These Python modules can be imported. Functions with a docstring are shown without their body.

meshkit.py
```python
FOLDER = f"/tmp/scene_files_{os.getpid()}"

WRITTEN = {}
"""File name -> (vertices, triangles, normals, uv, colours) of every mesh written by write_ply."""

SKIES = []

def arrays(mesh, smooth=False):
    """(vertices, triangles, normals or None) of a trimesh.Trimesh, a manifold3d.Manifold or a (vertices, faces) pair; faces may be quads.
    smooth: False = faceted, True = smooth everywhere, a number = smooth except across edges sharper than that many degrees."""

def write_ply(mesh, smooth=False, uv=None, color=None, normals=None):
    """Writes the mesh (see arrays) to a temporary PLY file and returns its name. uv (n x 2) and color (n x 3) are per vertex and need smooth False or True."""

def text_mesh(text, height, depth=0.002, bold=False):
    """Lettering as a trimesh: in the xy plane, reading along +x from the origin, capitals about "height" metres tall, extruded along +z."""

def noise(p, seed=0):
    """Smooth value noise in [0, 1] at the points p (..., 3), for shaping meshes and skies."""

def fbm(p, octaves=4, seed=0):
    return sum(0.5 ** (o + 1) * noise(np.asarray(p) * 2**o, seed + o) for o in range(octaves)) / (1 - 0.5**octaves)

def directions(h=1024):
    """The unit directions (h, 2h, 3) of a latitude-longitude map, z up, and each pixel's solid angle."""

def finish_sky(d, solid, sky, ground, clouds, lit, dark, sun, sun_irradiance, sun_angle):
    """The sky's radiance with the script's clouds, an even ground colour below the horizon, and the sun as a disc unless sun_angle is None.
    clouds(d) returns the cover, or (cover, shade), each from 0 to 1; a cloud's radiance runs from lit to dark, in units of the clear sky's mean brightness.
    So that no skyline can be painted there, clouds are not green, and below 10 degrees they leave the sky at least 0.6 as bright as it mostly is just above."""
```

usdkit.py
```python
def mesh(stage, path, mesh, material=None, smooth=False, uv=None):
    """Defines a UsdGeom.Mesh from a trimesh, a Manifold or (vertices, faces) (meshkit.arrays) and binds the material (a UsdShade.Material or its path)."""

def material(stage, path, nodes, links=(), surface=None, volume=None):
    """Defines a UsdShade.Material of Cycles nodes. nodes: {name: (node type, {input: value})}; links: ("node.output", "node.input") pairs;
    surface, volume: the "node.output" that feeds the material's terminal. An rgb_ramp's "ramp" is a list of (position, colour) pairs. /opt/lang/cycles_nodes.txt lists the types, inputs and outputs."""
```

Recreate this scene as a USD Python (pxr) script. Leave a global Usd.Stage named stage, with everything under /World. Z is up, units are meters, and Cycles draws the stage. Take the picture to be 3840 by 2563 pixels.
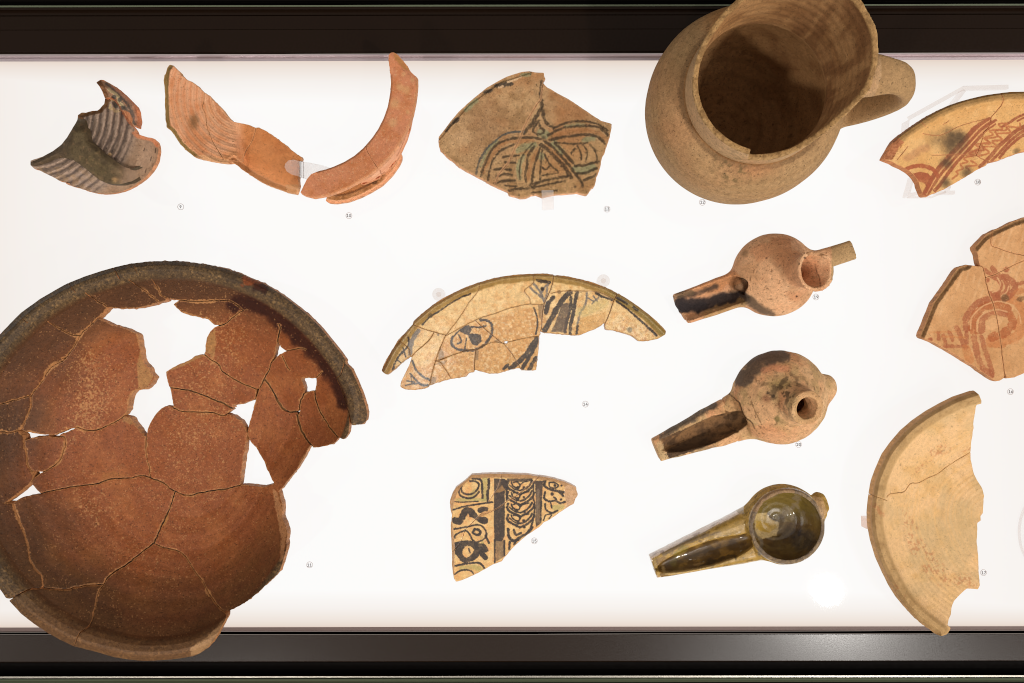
import math, sys
import numpy as np
import trimesh, shapely
from shapely.geometry import Polygon, LineString, Point, MultiPolygon
from shapely.ops import unary_union
from scipy.spatial import Delaunay, cKDTree
from scipy.interpolate import LinearNDInterpolator, NearestNDInterpolator
from pxr import Usd, UsdGeom, UsdLux, UsdShade, Gf, Sdf, Vt
import usdkit, meshkit
from meshkit import noise, fbm

stage = Usd.Stage.CreateInMemory()
UsdGeom.SetStageUpAxis(stage, UsdGeom.Tokens.z)
UsdGeom.SetStageMetersPerUnit(stage, 1.0)
UsdGeom.Xform.Define(stage, '/World')
UsdGeom.Scope.Define(stage, '/World/Looks')

# ------------------------------------------------------------------ camera, light, exposure
H = 0.60                       # camera height above the light panel (m)
K = 0.00018352                 # metres on the panel per pixel of the full-size photograph
CX, CY = 1920.0, 1281.5
cam = UsdGeom.Camera.Define(stage, '/World/camera')
cam.AddTranslateOp().Set(Gf.Vec3d(0, 0, H))
cam.CreateHorizontalApertureAttr(36.0)
cam.CreateVerticalApertureAttr(36.0 * 683 / 1024)
cam.CreateFocalLengthAttr(36.0 * H / (3840 * K))
cam.CreateClippingRangeAttr(Gf.Vec2f(0.01, 50))
cam.CreateExposureAttr(0.0)


def aim(prim, pos, target):
    m = Gf.Matrix4d().SetLookAt(Gf.Vec3d(*pos), Gf.Vec3d(*target), Gf.Vec3d(0, 1, 0.01)).GetInverse()
    UsdGeom.Xformable(prim).AddTransformOp().Set(m)


def disk(name, pos, target, radius, intensity, color):
    l = UsdLux.DiskLight.Define(stage, '/World/' + name)
    l.CreateRadiusAttr(radius); l.CreateIntensityAttr(intensity); l.CreateColorAttr(Gf.Vec3f(*color))
    aim(l, pos, target)


def soft(name, pos, w, h, intensity, color):
    l = UsdLux.RectLight.Define(stage, '/World/' + name)
    l.CreateWidthAttr(w); l.CreateHeightAttr(h); l.CreateIntensityAttr(intensity); l.CreateColorAttr(Gf.Vec3f(*color))
    aim(l, pos, (0, 0, 0))


disk('gallery_spotlight', (0.758, -0.600, 1.50), (0, 0, 0), 0.034, 763, (1, .965, .92))
disk('gallery_spotlight_001', (-0.75, -1.15, 1.55), (0, 0, 0), 0.07, 190, (1, .955, .9))
soft('soft_fill', (1.0, -1.075, 1.45), 1.3, 0.5, 6.0, (1, .965, .92))  # added soft fill, placed to give the lower rail its sheen
soft('soft_fill_001', (-1.75, -0.45, 1.5), 0.7, 1.0, 2.3, (1, .965, .92))  # unseen soft fill added on the left
soft('soft_fill_002', (1.75, -0.1, 1.5), 0.7, 1.0, 2.7, (1, .965, .92))  # unseen soft fill added on the right
soft('overhead_fill', (0.1, -0.2, 2.3), 7.0, 6.0, 0.54, (1, .96, .9))  # added broad overhead fill, stands in for room bounce

# ------------------------------------------------------------------ helpers
NAMES = {}


def numbered(path):
    n = NAMES.get(path, -1) + 1
    NAMES[path] = n
    return path if n == 0 else f'{path}_{n:03d}'


def tag(p, label=None, cat=None, group=None, kind=None):
    p = p.GetPrim() if hasattr(p, 'GetPrim') else p
    for k, v in (('label', label), ('category', cat), ('group', group), ('kind', kind)):
        if v:
            p.SetCustomDataByKey(k, v)
    return p


def thing(name, label, cat, loc=(0, 0, 0), group=None):
    path = numbered('/World/' + name)
    x = UsdGeom.Xform.Define(stage, path)
    x.AddTranslateOp().Set(Gf.Vec3d(*loc))
    tag(x, label, cat, group)
    x.loc = np.array(loc, float)
    ORIGIN[path] = x.loc
    return x


ORIGIN = {}


def vnormals(v, f):
    n = np.zeros_like(v)
    c = np.cross(v[f[:, 1]] - v[f[:, 0]], v[f[:, 2]] - v[f[:, 0]])
    for k in range(3):
        np.add.at(n, f[:, k], c)
    return n / np.maximum(np.linalg.norm(n, axis=1, keepdims=True), 1e-30)


def part(parent, name, v, f, mat, col=None, nrm=None, smooth=True):
    """one Mesh (world metres in v) under parent (an Xform thing) or /World"""
    base = str(parent.GetPath()) if parent is not None else '/World'
    path = numbered(base + '/' + name)
    off = np.zeros(3)
    for k, o in ORIGIN.items():
        if base == k or base.startswith(k + '/'):
            off = o
    v = np.asarray(v, float); f = np.asarray(f, int)
    if nrm is None and smooth:
        nrm = vnormals(v, f)
    m = UsdGeom.Mesh.Define(stage, path)
    m.CreatePointsAttr(Vt.Vec3fArray.FromNumpy((v - off).astype(np.float32)))
    m.CreateFaceVertexCountsAttr(Vt.IntArray.FromNumpy(np.full(len(f), 3, np.int32)))
    m.CreateFaceVertexIndicesAttr(Vt.IntArray.FromNumpy(f.astype(np.int32).ravel()))
    m.CreateSubdivisionSchemeAttr('none')
    if nrm is not None:
        m.CreateNormalsAttr(Vt.Vec3fArray.FromNumpy(nrm.astype(np.float32)))
        m.SetNormalsInterpolation('vertex')
    if col is not None:
        UsdGeom.PrimvarsAPI(m).CreatePrimvar('tone', Sdf.ValueTypeNames.Color3fArray, 'vertex').Set(Vt.Vec3fArray.FromNumpy(np.asarray(col, np.float32)))
    UsdShade.MaterialBindingAPI.Apply(m.GetPrim()).Bind(mat)
    return m


def tmpart(parent, name, tm, mat, smooth=30):
    v, f, n = meshkit.arrays(tm, smooth)
    return part(parent, name, v, f, mat, nrm=n, smooth=False)


def lin(c):
    c = np.clip(np.asarray(c, float) / 255.0, 0, 1)
    return np.where(c <= 0.04045, c / 12.92, ((c + 0.055) / 1.055) ** 2.4)


def world(u, v, z):
    """point on the sight line of photo position (u, v) at height z (metres)"""
    k = K * (1 - z / H)
    return np.stack([(u - CX) * k, -(v - CY) * k, z + 0 * u], -1)


def photo(p):
    k = 1 / (K * (1 - p[:, 2] / H))
    return CX + p[:, 0] * k, CY - p[:, 1] * k


class Crop:
    def __init__(s, ox, oy, sc): s.ox, s.oy, s.sc = ox, oy, sc
    def __call__(s, pts):
        p = np.asarray(pts, float)
        return np.stack([s.ox + p[:, 0] / s.sc, s.oy + p[:, 1] / s.sc], 1)
    def inv(s, u, v): return (u - s.ox) * s.sc, (v - s.oy) * s.sc


def spline(p, closed=False, step=6.0):
    p = np.asarray(p, float)
    if len(p) < 3:
        q = p
    else:
        a = np.vstack([p[-1:], p, p[:2]]) if closed else np.vstack([2 * p[0] - p[1], p, 2 * p[-1] - p[-2]])
        out = []
        for i in range(1, len(a) - 2):
            n = max(2, int(np.linalg.norm(a[i + 1] - a[i]) / step))
            t = np.linspace(0, 1, n, endpoint=False)[:, None]
            out.append(0.5 * (2 * a[i] + (a[i + 1] - a[i - 1]) * t + (2 * a[i - 1] - 5 * a[i] + 4 * a[i + 1] - a[i + 2]) * t**2 + (-a[i - 1] + 3 * a[i] - 3 * a[i + 1] + a[i + 2]) * t**3))
        q = np.vstack(out + ([] if closed else [p[-1:]]))
    return q


def resample(p, step, closed=True):
    p = np.asarray(p, float)
    if closed:
        p = np.vstack([p, p[:1]])
    d = np.r_[0, np.cumsum(np.linalg.norm(np.diff(p, axis=0), axis=1))]
    n = max(3, int(round(d[-1] / step)))
    t = np.linspace(0, d[-1], n + 1)
    q = np.stack([np.interp(t, d, p[:, 0]), np.interp(t, d, p[:, 1])], 1)
    return q[:-1] if closed else q


def n2(u, v, s, seed=0, oct=3):
    return fbm(np.stack([u / s, v / s, np.full(np.shape(u), seed * 7.31)], -1), oct, seed)


def ss(a, b, x):
    t = np.clip((x - a) / (b - a), 0, 1)
    return t * t * (3 - 2 * t)


def warp(p, amp, seed, keep=None):
    """ragged fracture lines: the same displacement field for every line of one object"""
    p = np.asarray(p, float)
    dx = (n2(p[:, 0], p[:, 1], 16, seed) - .5) * 2 + (n2(p[:, 0], p[:, 1], 5, seed + 5, 2) - .5) * .9
    dy = (n2(p[:, 0], p[:, 1], 16, seed + 11) - .5) * 2 + (n2(p[:, 0], p[:, 1], 5, seed + 17, 2) - .5) * .9
    a = amp if keep is None else amp * keep(p[:, 0], p[:, 1])
    return p + np.stack([dx * a, dy * a], 1)


def segdist(u, v, pts):
    d = np.full(len(u), 1e9)
    for a, b in zip(pts[:-1], pts[1:]):
        ab = b - a
        t = np.clip(((u - a[0]) * ab[0] + (v - a[1]) * ab[1]) / max(ab @ ab, 1e-9), 0, 1)
        d = np.minimum(d, (u - a[0] - t * ab[0]) ** 2 + (v - a[1] - t * ab[1]) ** 2)
    return np.sqrt(d)


class Paint:
    """colours (sRGB 0..255) of the points of one surface; strokes are given in the crop's own units"""
    def __init__(s, crop, u, v, base, seed=0):
        s.u, s.v, s.c, s.seed = u, v, crop, seed
        s.x, s.y = crop.inv(u, v)
        s.col = np.tile(np.asarray(base, float), (len(u), 1))
        s.r1 = n2(u, v, 7, seed + 3, 2) - .5
        s.r2 = n2(u, v, 22, seed + 4, 2) - .5
        s.r3 = n2(u, v, 3.2, seed + 6, 2) - .5
    def mix(s, m, color):
        m = np.clip(m, 0, 1)[:, None]
        s.col = s.col * (1 - m) + np.asarray(color, float) * m
    def cloud(s, scale, color, amp=1.0, lo=.45, hi=.7, seed=0, oct=4):
        s.mix(ss(lo, hi, n2(s.u, s.v, scale, s.seed + seed + 20, oct)) * amp, color)
    def stroke(s, pts, w, color, alpha=1.0, rag=.35, soft=2.2, worn=.35, sm=True):
        w = w * 1.22
        p = spline(pts, step=12) if sm else np.asarray(pts, float)
        lo, hi = p.min(0) - w * 2 - 10, p.max(0) + w * 2 + 10
        k = np.where((s.x > lo[0]) & (s.x < hi[0]) & (s.y > lo[1]) & (s.y < hi[1]))[0]
        if not len(k):
            return
        d = segdist(s.x[k], s.y[k], p)
        d = d + (s.r1[k] + s.r3[k] * .8) * min(w * rag * 1.4, 5.5 * s.c.sc) + s.r2[k] * max(0, w * rag * 1.4 - 5.5 * s.c.sc) * 1.3
        m = np.zeros(len(s.x))
        sf = soft * s.c.sc
        m[k] = (1 - ss(w / 2 - sf / 2, w / 2 + sf / 2, d)) * alpha * (1 - worn * ss(.0, .35, s.r2[k] + s.r3[k]))
        s.mix(m, color)
    def poly(s, pts, color, alpha=1.0, soft=2.0, rag=6, worn=.3):
        P = Polygon(pts)
        lo, hi = np.min(pts, 0) - 30, np.max(pts, 0) + 30
        k = np.where((s.x > lo[0]) & (s.x < hi[0]) & (s.y > lo[1]) & (s.y < hi[1]))[0]
        if not len(k):
            return
        ring = np.asarray(P.exterior.coords)
        d = segdist(s.x[k], s.y[k], ring)
        d = np.where(shapely.contains_xy(P, s.x[k], s.y[k]), -d, d) + s.r1[k] * rag * 2
        m = np.zeros(len(s.x))
        m[k] = (1 - ss(-soft * s.c.sc / 2, soft * s.c.sc / 2, d)) * alpha * (1 - worn * ss(.0, .35, s.r2[k] + s.r3[k]))
        s.mix(m, color)
    def blob(s, x, y, r, color, alpha=1.0, soft=.4, ry=None):
        ry = ry or r
        d = np.hypot((s.x - x) / r, (s.y - y) / ry) + (s.r2 * .5 + s.r1 * .35)
        s.mix((1 - ss(1 - soft, 1 + soft * .3, d)) * alpha, color)
    def specks(s, color, thr=.7, scale=5, alpha=.8, dens=None, seed=0):
        n = n2(s.u, s.v, scale, s.seed + 60 + seed, 3)
        if dens is not None:
            n = n + dens
        s.mix(ss(thr, thr + .05, n) * alpha, color)
    def lin(s): return lin(s.col)


def cut(outline, holes, cracks, amp, seed, keep=None, gap=2.0, smooth=False):
    """outline minus holes, split along the cracks; returns (whole polygon, list of pieces, crack area)"""
    P = Polygon(warp(resample(outline, 4), amp, seed, keep)).buffer(0)
    for h in holes:
        P = P.difference(Polygon(warp(resample(h, 4), amp, seed, keep)).buffer(0))
    bufs = []
    for c in cracks:
        w = gap
        if isinstance(c, tuple):
            c, w = c
        q = warp(resample(spline(c, step=8), 4, closed=False), amp, seed)
        m = (q[:-1] + q[1:]) / 2
        ww = w * (.45 + 1.1 * n2(m[:, 0], m[:, 1], 26, seed + 31))
        for a, b, g in zip(q[:-1], q[1:], ww):
            bufs.append(LineString([a, b]).buffer(max(g, .5), quad_segs=2))
    C = unary_union(bufs) if bufs else None
    Q = P.difference(C) if C is not None else P
    pieces = [g for g in getattr(Q, 'geoms', [Q]) if g.area > 60]
    return P, sorted(pieces, key=lambda g: -g.area), C


def sheet(poly, step):
    """triangulated polygon: points, triangles"""
    rings = [poly.exterior] + list(poly.interiors)
    b = np.vstack([resample(np.asarray(r.coords)[:-1], step) for r in rings])
    x0, y0, x1, y1 = poly.bounds
    gx, gy = np.meshgrid(np.arange(x0, x1, step), np.arange(y0, y1, step * .866))
    gx = gx + (np.arange(gx.shape[0]) % 2)[:, None] * step / 2
    g = np.stack([gx.ravel(), gy.ravel()], 1)
    inner = poly.buffer(-.55 * step)
    shapely.prepare(inner)
    g = g[shapely.contains_xy(inner, g[:, 0], g[:, 1])] if not inner.is_empty else g[:0]
    p = np.vstack([b, g])
    p = p + (np.random.default_rng(1).random(p.shape) - .5) * .01
    t = Delaunay(p).simplices
    shapely.prepare(poly)
    c = p[t].mean(1)
    t = t[shapely.contains_xy(poly, c[:, 0], c[:, 1])]
    a = np.cross(p[t[:, 1]] - p[t[:, 0]], p[t[:, 2]] - p[t[:, 0]])
    t = t[np.abs(a) > 1e-4]; a = a[np.abs(a) > 1e-4]
    t[a > 0] = t[a > 0][:, ::-1]          # photo y runs down: this winding faces up in the world
    use = np.unique(t)
    m = np.full(len(p), -1); m[use] = np.arange(len(use))
    return p[use], m[t], cKDTree(b)


def slab(poly, zf, th, step, topcol, sidecol, seed=0, chip=3.0, chipz=.5, flare=3.0, floor=.0004, rough=.00012, back=None):
    """a sherd: upper surface zf(u, v), broken edge walls, underside. All real depth."""
    p, t, tree = sheet(poly, step)
    u, v = p[:, 0], p[:, 1]
    d = tree.query(p)[0]
    z = zf(u, v)
    cw = chip * (.3 + 1.4 * n2(u, v, 18, seed + 41))
    z = z - np.maximum(0, cw - d) * K * chipz + (n2(u, v, 12, seed + 42) - .5) * rough * 2
    z = np.maximum(z, floor + .0012)
    zl = np.maximum(z - th, floor)
    n = len(p)
    e = np.vstack([t[:, [0, 1]], t[:, [1, 2]], t[:, [2, 0]]])
    key = np.sort(e, 1)
    _, inv, cnt = np.unique(key, axis=0, return_inverse=True, return_counts=True)
    be = e[cnt[inv.ravel()] == 1]
    on = np.unique(be)
    # outward direction at the border
    out = np.zeros((n, 2))
    dv = p[be[:, 1]] - p[be[:, 0]]
    on_n = np.stack([dv[:, 1], -dv[:, 0]], 1)
    c3 = np.zeros((n, 2))
    np.add.at(out, be[:, 0], on_n); np.add.at(out, be[:, 1], on_n)
    out /= np.maximum(np.linalg.norm(out, axis=1, keepdims=True), 1e-9)
    # orient: step along out must leave the polygon
    tst = p[on] + out[on] * step * .4
    if len(on) and shapely.contains_xy(poly, tst[:, 0], tst[:, 1]).mean() > .5:
        out = -out
    T = world(u, v, z)
    Bt = world(u, v, zl); Bt[on, :2] = T[on, :2]
    idx = np.full(n, -1); idx[on] = np.arange(len(on))
    rows = []
    for fr in (.0, .3, .65, 1.0):
        q = T[on].copy(); q[:, 2] = z[on] * (1 - fr) + zl[on] * fr
        if 0 < fr < 1:
            k = (n2(u[on] + fr * 300, v[on], 9, seed + 51) - .35) * flare * K * 2
            q[:, 0] += out[on, 0] * k; q[:, 1] -= out[on, 1] * k
        rows.append(q)
    V = [T] + rows + [Bt]
    F = [t]
    m = len(on); o = n
    a, b = idx[be[:, 0]], idx[be[:, 1]]
    for r in range(3):
        i, j = o + r * m, o + (r + 1) * m
        F += [np.stack([b + i, a + i, a + j], 1), np.stack([b + i, a + j, b + j], 1)]
    F.append(t[:, ::-1] + n + 4 * m)
    V = np.vstack(V); F = np.vstack(F)
    tc = topcol(u, v, d)
    g = n2(u[on], v[on], 8, seed + 71)[:, None]
    sc = lin(np.asarray(sidecol, float) * (.82 + .36 * g))
    bc = np.tile(lin(np.asarray(back if back is not None else sidecol)), (n, 1))
    C = np.vstack([tc] + [sc] * 4 + [bc])
    return V, F, C


def sherd_thing(name, label, cat, outline, holes, cracks, zf, th, paint, mat, side, fillcol, step=2.4, amp=2.0, keep=None, gap=1.6,
                chip=3.0, chipz=.5, seed=0, flare=3.0, group=None, fill_drop=.0011, fmat=None, fillw=4):
    P, pieces, C = cut(outline, holes, cracks, amp, seed, keep, gap)
    c = P.centroid
    o = world(np.array([c.x]), np.array([c.y]), 0.0)[0]
    t = thing(name, label, cat, o, group)
    for g in pieces:
        V, F, col = slab(g, zf, th, step, paint, side, seed, chip, chipz, flare)
        part(t, 'sherd', V, F, mat, col)
    if C is not None:
        fa = C.buffer(fillw, quad_segs=2).intersection(P.buffer(-1.5))
        fs = []
        for g in getattr(fa, 'geoms', [fa]):
            if g.area < 25 or g.geom_type != 'Polygon':
                continue
            def fc(u, v, d):
                k = ss(.35, .65, n2(u, v, 40, seed + 81))[:, None]
                k2 = n2(u, v, 6, seed + 82)[:, None]
                a, b = np.asarray(fillcol[0], float), np.asarray(fillcol[1], float)
                return lin((a * k + b * (1 - k)) * (.8 + .4 * k2))
            fs.append(slab(g, lambda u, v: zf(u, v) - fill_drop, th * .6, 4.0, fc, fillcol[0], seed, 0, 0, 0))
        if fs:
            off = np.cumsum([0] + [len(x[0]) for x in fs])
            part(t, 'crack_filler', np.vstack([x[0] for x in fs]), np.vstack([x[1] + k for x, k in zip(fs, off)]), fmat or mat, np.vstack([x[2] for x in fs]))
    return t, P


# ---- implicit surfaces (millimetres), turned into meshes by surface nets
def nets(f, lo, hi, h):
    ax = [np.arange(a, b + h, h) for a, b in zip(lo, hi)]
    X, Y, Z = np.meshgrid(*ax, indexing='ij')
    D = f(X, Y, Z)
    s = D < 0
    n = np.array(D.shape) - 1
    cor = [(i, j, k) for i in (0, 1) for j in (0, 1) for k in (0, 1)]
    sl = lambda A, c: A[c[0]:c[0] + n[0], c[1]:c[1] + n[1], c[2]:c[2] + n[2]]
    cnt = sum(sl(s, c).astype(np.int8) for c in cor)
    act = (cnt > 0) & (cnt < 8)
    ids = np.full(act.shape, -1); I = np.argwhere(act); ids[act] = np.arange(len(I))
    acc = np.zeros((len(I), 3)); num = np.zeros(len(I))
    for a in cor:
        for k in range(3):
            if a[k] == 0:
                b = list(a); b[k] = 1
                da = D[I[:, 0] + a[0], I[:, 1] + a[1], I[:, 2] + a[2]]; db = D[I[:, 0] + b[0], I[:, 1] + b[1], I[:, 2] + b[2]]
                m = (da < 0) != (db < 0)
                t = np.where(m, da / np.where(m, da - db, 1), 0)
                p = np.tile(np.array(a, float), (len(I), 1)); p[:, k] = t
                acc[m] += p[m]; num[m] += 1
    v = (I + acc / num[:, None]) * h + np.array(lo)
    F = []
    for k in range(3):
        a, b = np.delete(np.arange(3), k)
        lo_ = [slice(None)] * 3; hi_ = [slice(None)] * 3
        lo_[k] = slice(0, -1); hi_[k] = slice(1, None)
        for q in (lo_, hi_):
            q[a] = slice(1, -1); q[b] = slice(1, -1)
        s0, s1 = s[tuple(lo_)], s[tuple(hi_)]
        E = np.argwhere(s0 != s1); flip = s0[s0 != s1]
        E[:, a] += 1; E[:, b] += 1
        def c(da, db):
            q = E.copy(); q[:, a] -= da; q[:, b] -= db
            return ids[q[:, 0], q[:, 1], q[:, 2]]
        q = np.stack([c(1, 1), c(0, 1), c(0, 0), c(1, 0)], 1)
        if k == 1:
            flip = ~flip
        q = np.where(flip[:, None], q, q[:, ::-1])
        F.append(q)
    q = np.vstack(F)
    q = q[(q >= 0).all(1)]
    return v, np.vstack([q[:, [0, 1, 2]], q[:, [0, 2, 3]]])


def smin(a, b, k):
    h = np.clip(.5 + .5 * (b - a) / k, 0, 1)
    return b * (1 - h) + a * h - k * h * (1 - h)


def smax(a, b, k): return -smin(-a, -b, k)


def split_parts(t, v, f, lab, names, mat, col):
    nrm = vnormals(v, f)
    fl = lab[f[:, 0]]
    for k, nm in enumerate(names):
        g = f[fl == k]
        if len(g) == 0:
            continue
        use = np.unique(g); m = np.full(len(v), -1); m[use] = np.arange(len(use))
        part(t, nm, v[use], m[g], mat[k] if isinstance(mat, (list, tuple)) else mat, col[use], nrm[use])


# ------------------------------------------------------------------ materials
def clay(name, rough=.8, spec=.25, grain=.35, bump=.5, coat=0.0, coat_rough=.15, pore=.5):
    n = {
        'geo': ('geometry', {}),
        'tone': ('attribute', {'attribute': 'tone'}),
        'fine': ('noise_texture', {'scale': 1500, 'detail': 3, 'roughness': .65}),
        'mid': ('noise_texture', {'scale': 420, 'detail': 4, 'roughness': .6}),
        'por': ('noise_texture', {'scale': 900, 'detail': 2}),
        'porr': ('map_range', {'from_min': .30, 'from_max': .37, 'to_min': 1 - pore, 'to_max': 1, 'clamp': True}),
        'add': ('math', {'math_type': 'add'}),
        'gr': ('map_range', {'from_min': .6, 'from_max': 1.4, 'to_min': 1 - grain, 'to_max': 1 + grain, 'clamp': True}),
        'mul': ('math', {'math_type': 'multiply'}),
        'sc': ('vector_math', {'math_type': 'scale'}),
        'hadd': ('math', {'math_type': 'add'}),
        'bump': ('bump', {'strength': bump, 'distance': .0006}),
        'p': ('principled_bsdf', {'roughness': rough, 'specular_ior_level': spec, 'diffuse_roughness': .4, 'coat_weight': coat, 'coat_roughness': coat_rough}),
    }
    l = [('geo.position', 'fine.vector'), ('geo.position', 'mid.vector'), ('geo.position', 'por.vector'), ('por.fac', 'porr.value'),
         ('fine.fac', 'add.value1'), ('mid.fac', 'add.value2'), ('add.value', 'gr.value'), ('gr.result', 'mul.value1'), ('porr.result', 'mul.value2'),
         ('tone.color', 'sc.vector1'), ('mul.value', 'sc.scale'), ('sc.vector', 'p.base_color'),
         ('add.value', 'hadd.value1'), ('porr.result', 'hadd.value2'), ('hadd.value', 'bump.height'), ('bump.normal', 'p.normal')]
    return usdkit.material(stage, '/World/Looks/' + name, n, l, surface='p.BSDF')


M_CLAY = clay('earthenware')
M_RED = clay('burnished_red_ware', rough=.62, spec=.3, grain=.4, bump=.4)
M_GLAZE = clay('worn_glaze', rough=.45, spec=.4, grain=.3, bump=.35, coat=.25, coat_rough=.25, pore=.3)
M_SHINY = clay('olive_glaze', rough=.35, spec=.4, grain=.25, bump=.25, coat=.7, coat_rough=.08, pore=.25)
M_BLACKGLAZE = clay('clear_glaze', rough=.5, spec=.3, grain=.25, bump=.25, coat=.4, coat_rough=.12, pore=.2)
M_SMOOTH = clay('slipped_ware', rough=.75, spec=.22, grain=.18, bump=.2, pore=.25)


def plain(name, color, rough=.5, metallic=0.0, spec=.5, bumpy=0.0, scale=300, coat=0.0):
    n = {'geo': ('geometry', {}), 'ns': ('noise_texture', {'scale': scale, 'detail': 4}),
         'b': ('bump', {'strength': bumpy, 'distance': .0004}),
         'rr': ('map_range', {'from_min': .3, 'from_max': .7, 'to_min': max(rough - .06, .02), 'to_max': rough + .06, 'clamp': True}),
         'p': ('principled_bsdf', {'base_color': tuple(lin(color)), 'metallic': metallic, 'specular_ior_level': spec, 'coat_weight': coat, 'coat_roughness': .3})}
    l = [('geo.position', 'ns.vector'), ('ns.fac', 'rr.value'), ('rr.result', 'p.roughness')]
    if bumpy:
        l += [('ns.fac', 'b.height'), ('b.normal', 'p.normal')]
    return usdkit.material(stage, '/World/Looks/' + name, n, l, surface='p.BSDF')


M_RAIL = plain('brown_coated_metal', (30, 19, 12), .3, 0, .1, 0, 600)
M_SILL = plain('brown_satin_sill', (36, 24, 16), .23, 0, .34, .02, 1500)
M_SILLLIP = plain('brown_grey_lip', (112, 96, 92), .5, 0, .15)
M_LIP = plain('satin_metal_lip', (188, 174, 178), .42, .85, .5, .0, 500)
M_BLACK = plain('black_recess', (9, 6, 5), .7, 0, .05)
M_TRIM = plain('brushed_trim', (150, 145, 135), .35, .8, .5, .2, 1500)
M_GLEDGE = plain('glass_edge_green', (84, 90, 70), .4, 0, .4, .1, 800)
M_INK = plain('printed_ink', (70, 55, 50), .6)
M_INKRING = plain('printed_ring', (172, 152, 146), .6)


def acrylic(name, tint, milk, milkcol=(238, 228, 220)):
    n = {'t': ('transparent_bsdf', {'color': tint}), 'd': ('diffuse_bsdf', {'color': tuple(lin(milkcol))}),
         'tr': ('translucent_bsdf', {'color': tuple(lin(milkcol))}),
         'dm': ('mix_closure', {'fac': .5}), 'm': ('mix_closure', {'fac': milk}),
         'g': ('glossy_bsdf', {'color': (1, 1, 1), 'roughness': .06}), 'fr': ('fresnel', {'IOR': 1.25}), 'o': ('mix_closure', {})}
    l = [('d.BSDF', 'dm.closure1'), ('tr.BSDF', 'dm.closure2'), ('t.BSDF', 'm.closure1'), ('dm.closure', 'm.closure2'),
         ('fr.fac', 'o.fac'), ('m.closure', 'o.closure1'), ('g.BSDF', 'o.closure2')]
    return usdkit.material(stage, '/World/Looks/' + name, n, l, surface='o.closure')


M_ACR = acrylic('clear_acrylic', (.965, .94, .925), .03)
M_FROST = acrylic('frosted_acrylic', (1, .992, .988), .2, (255, 250, 247))

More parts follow.
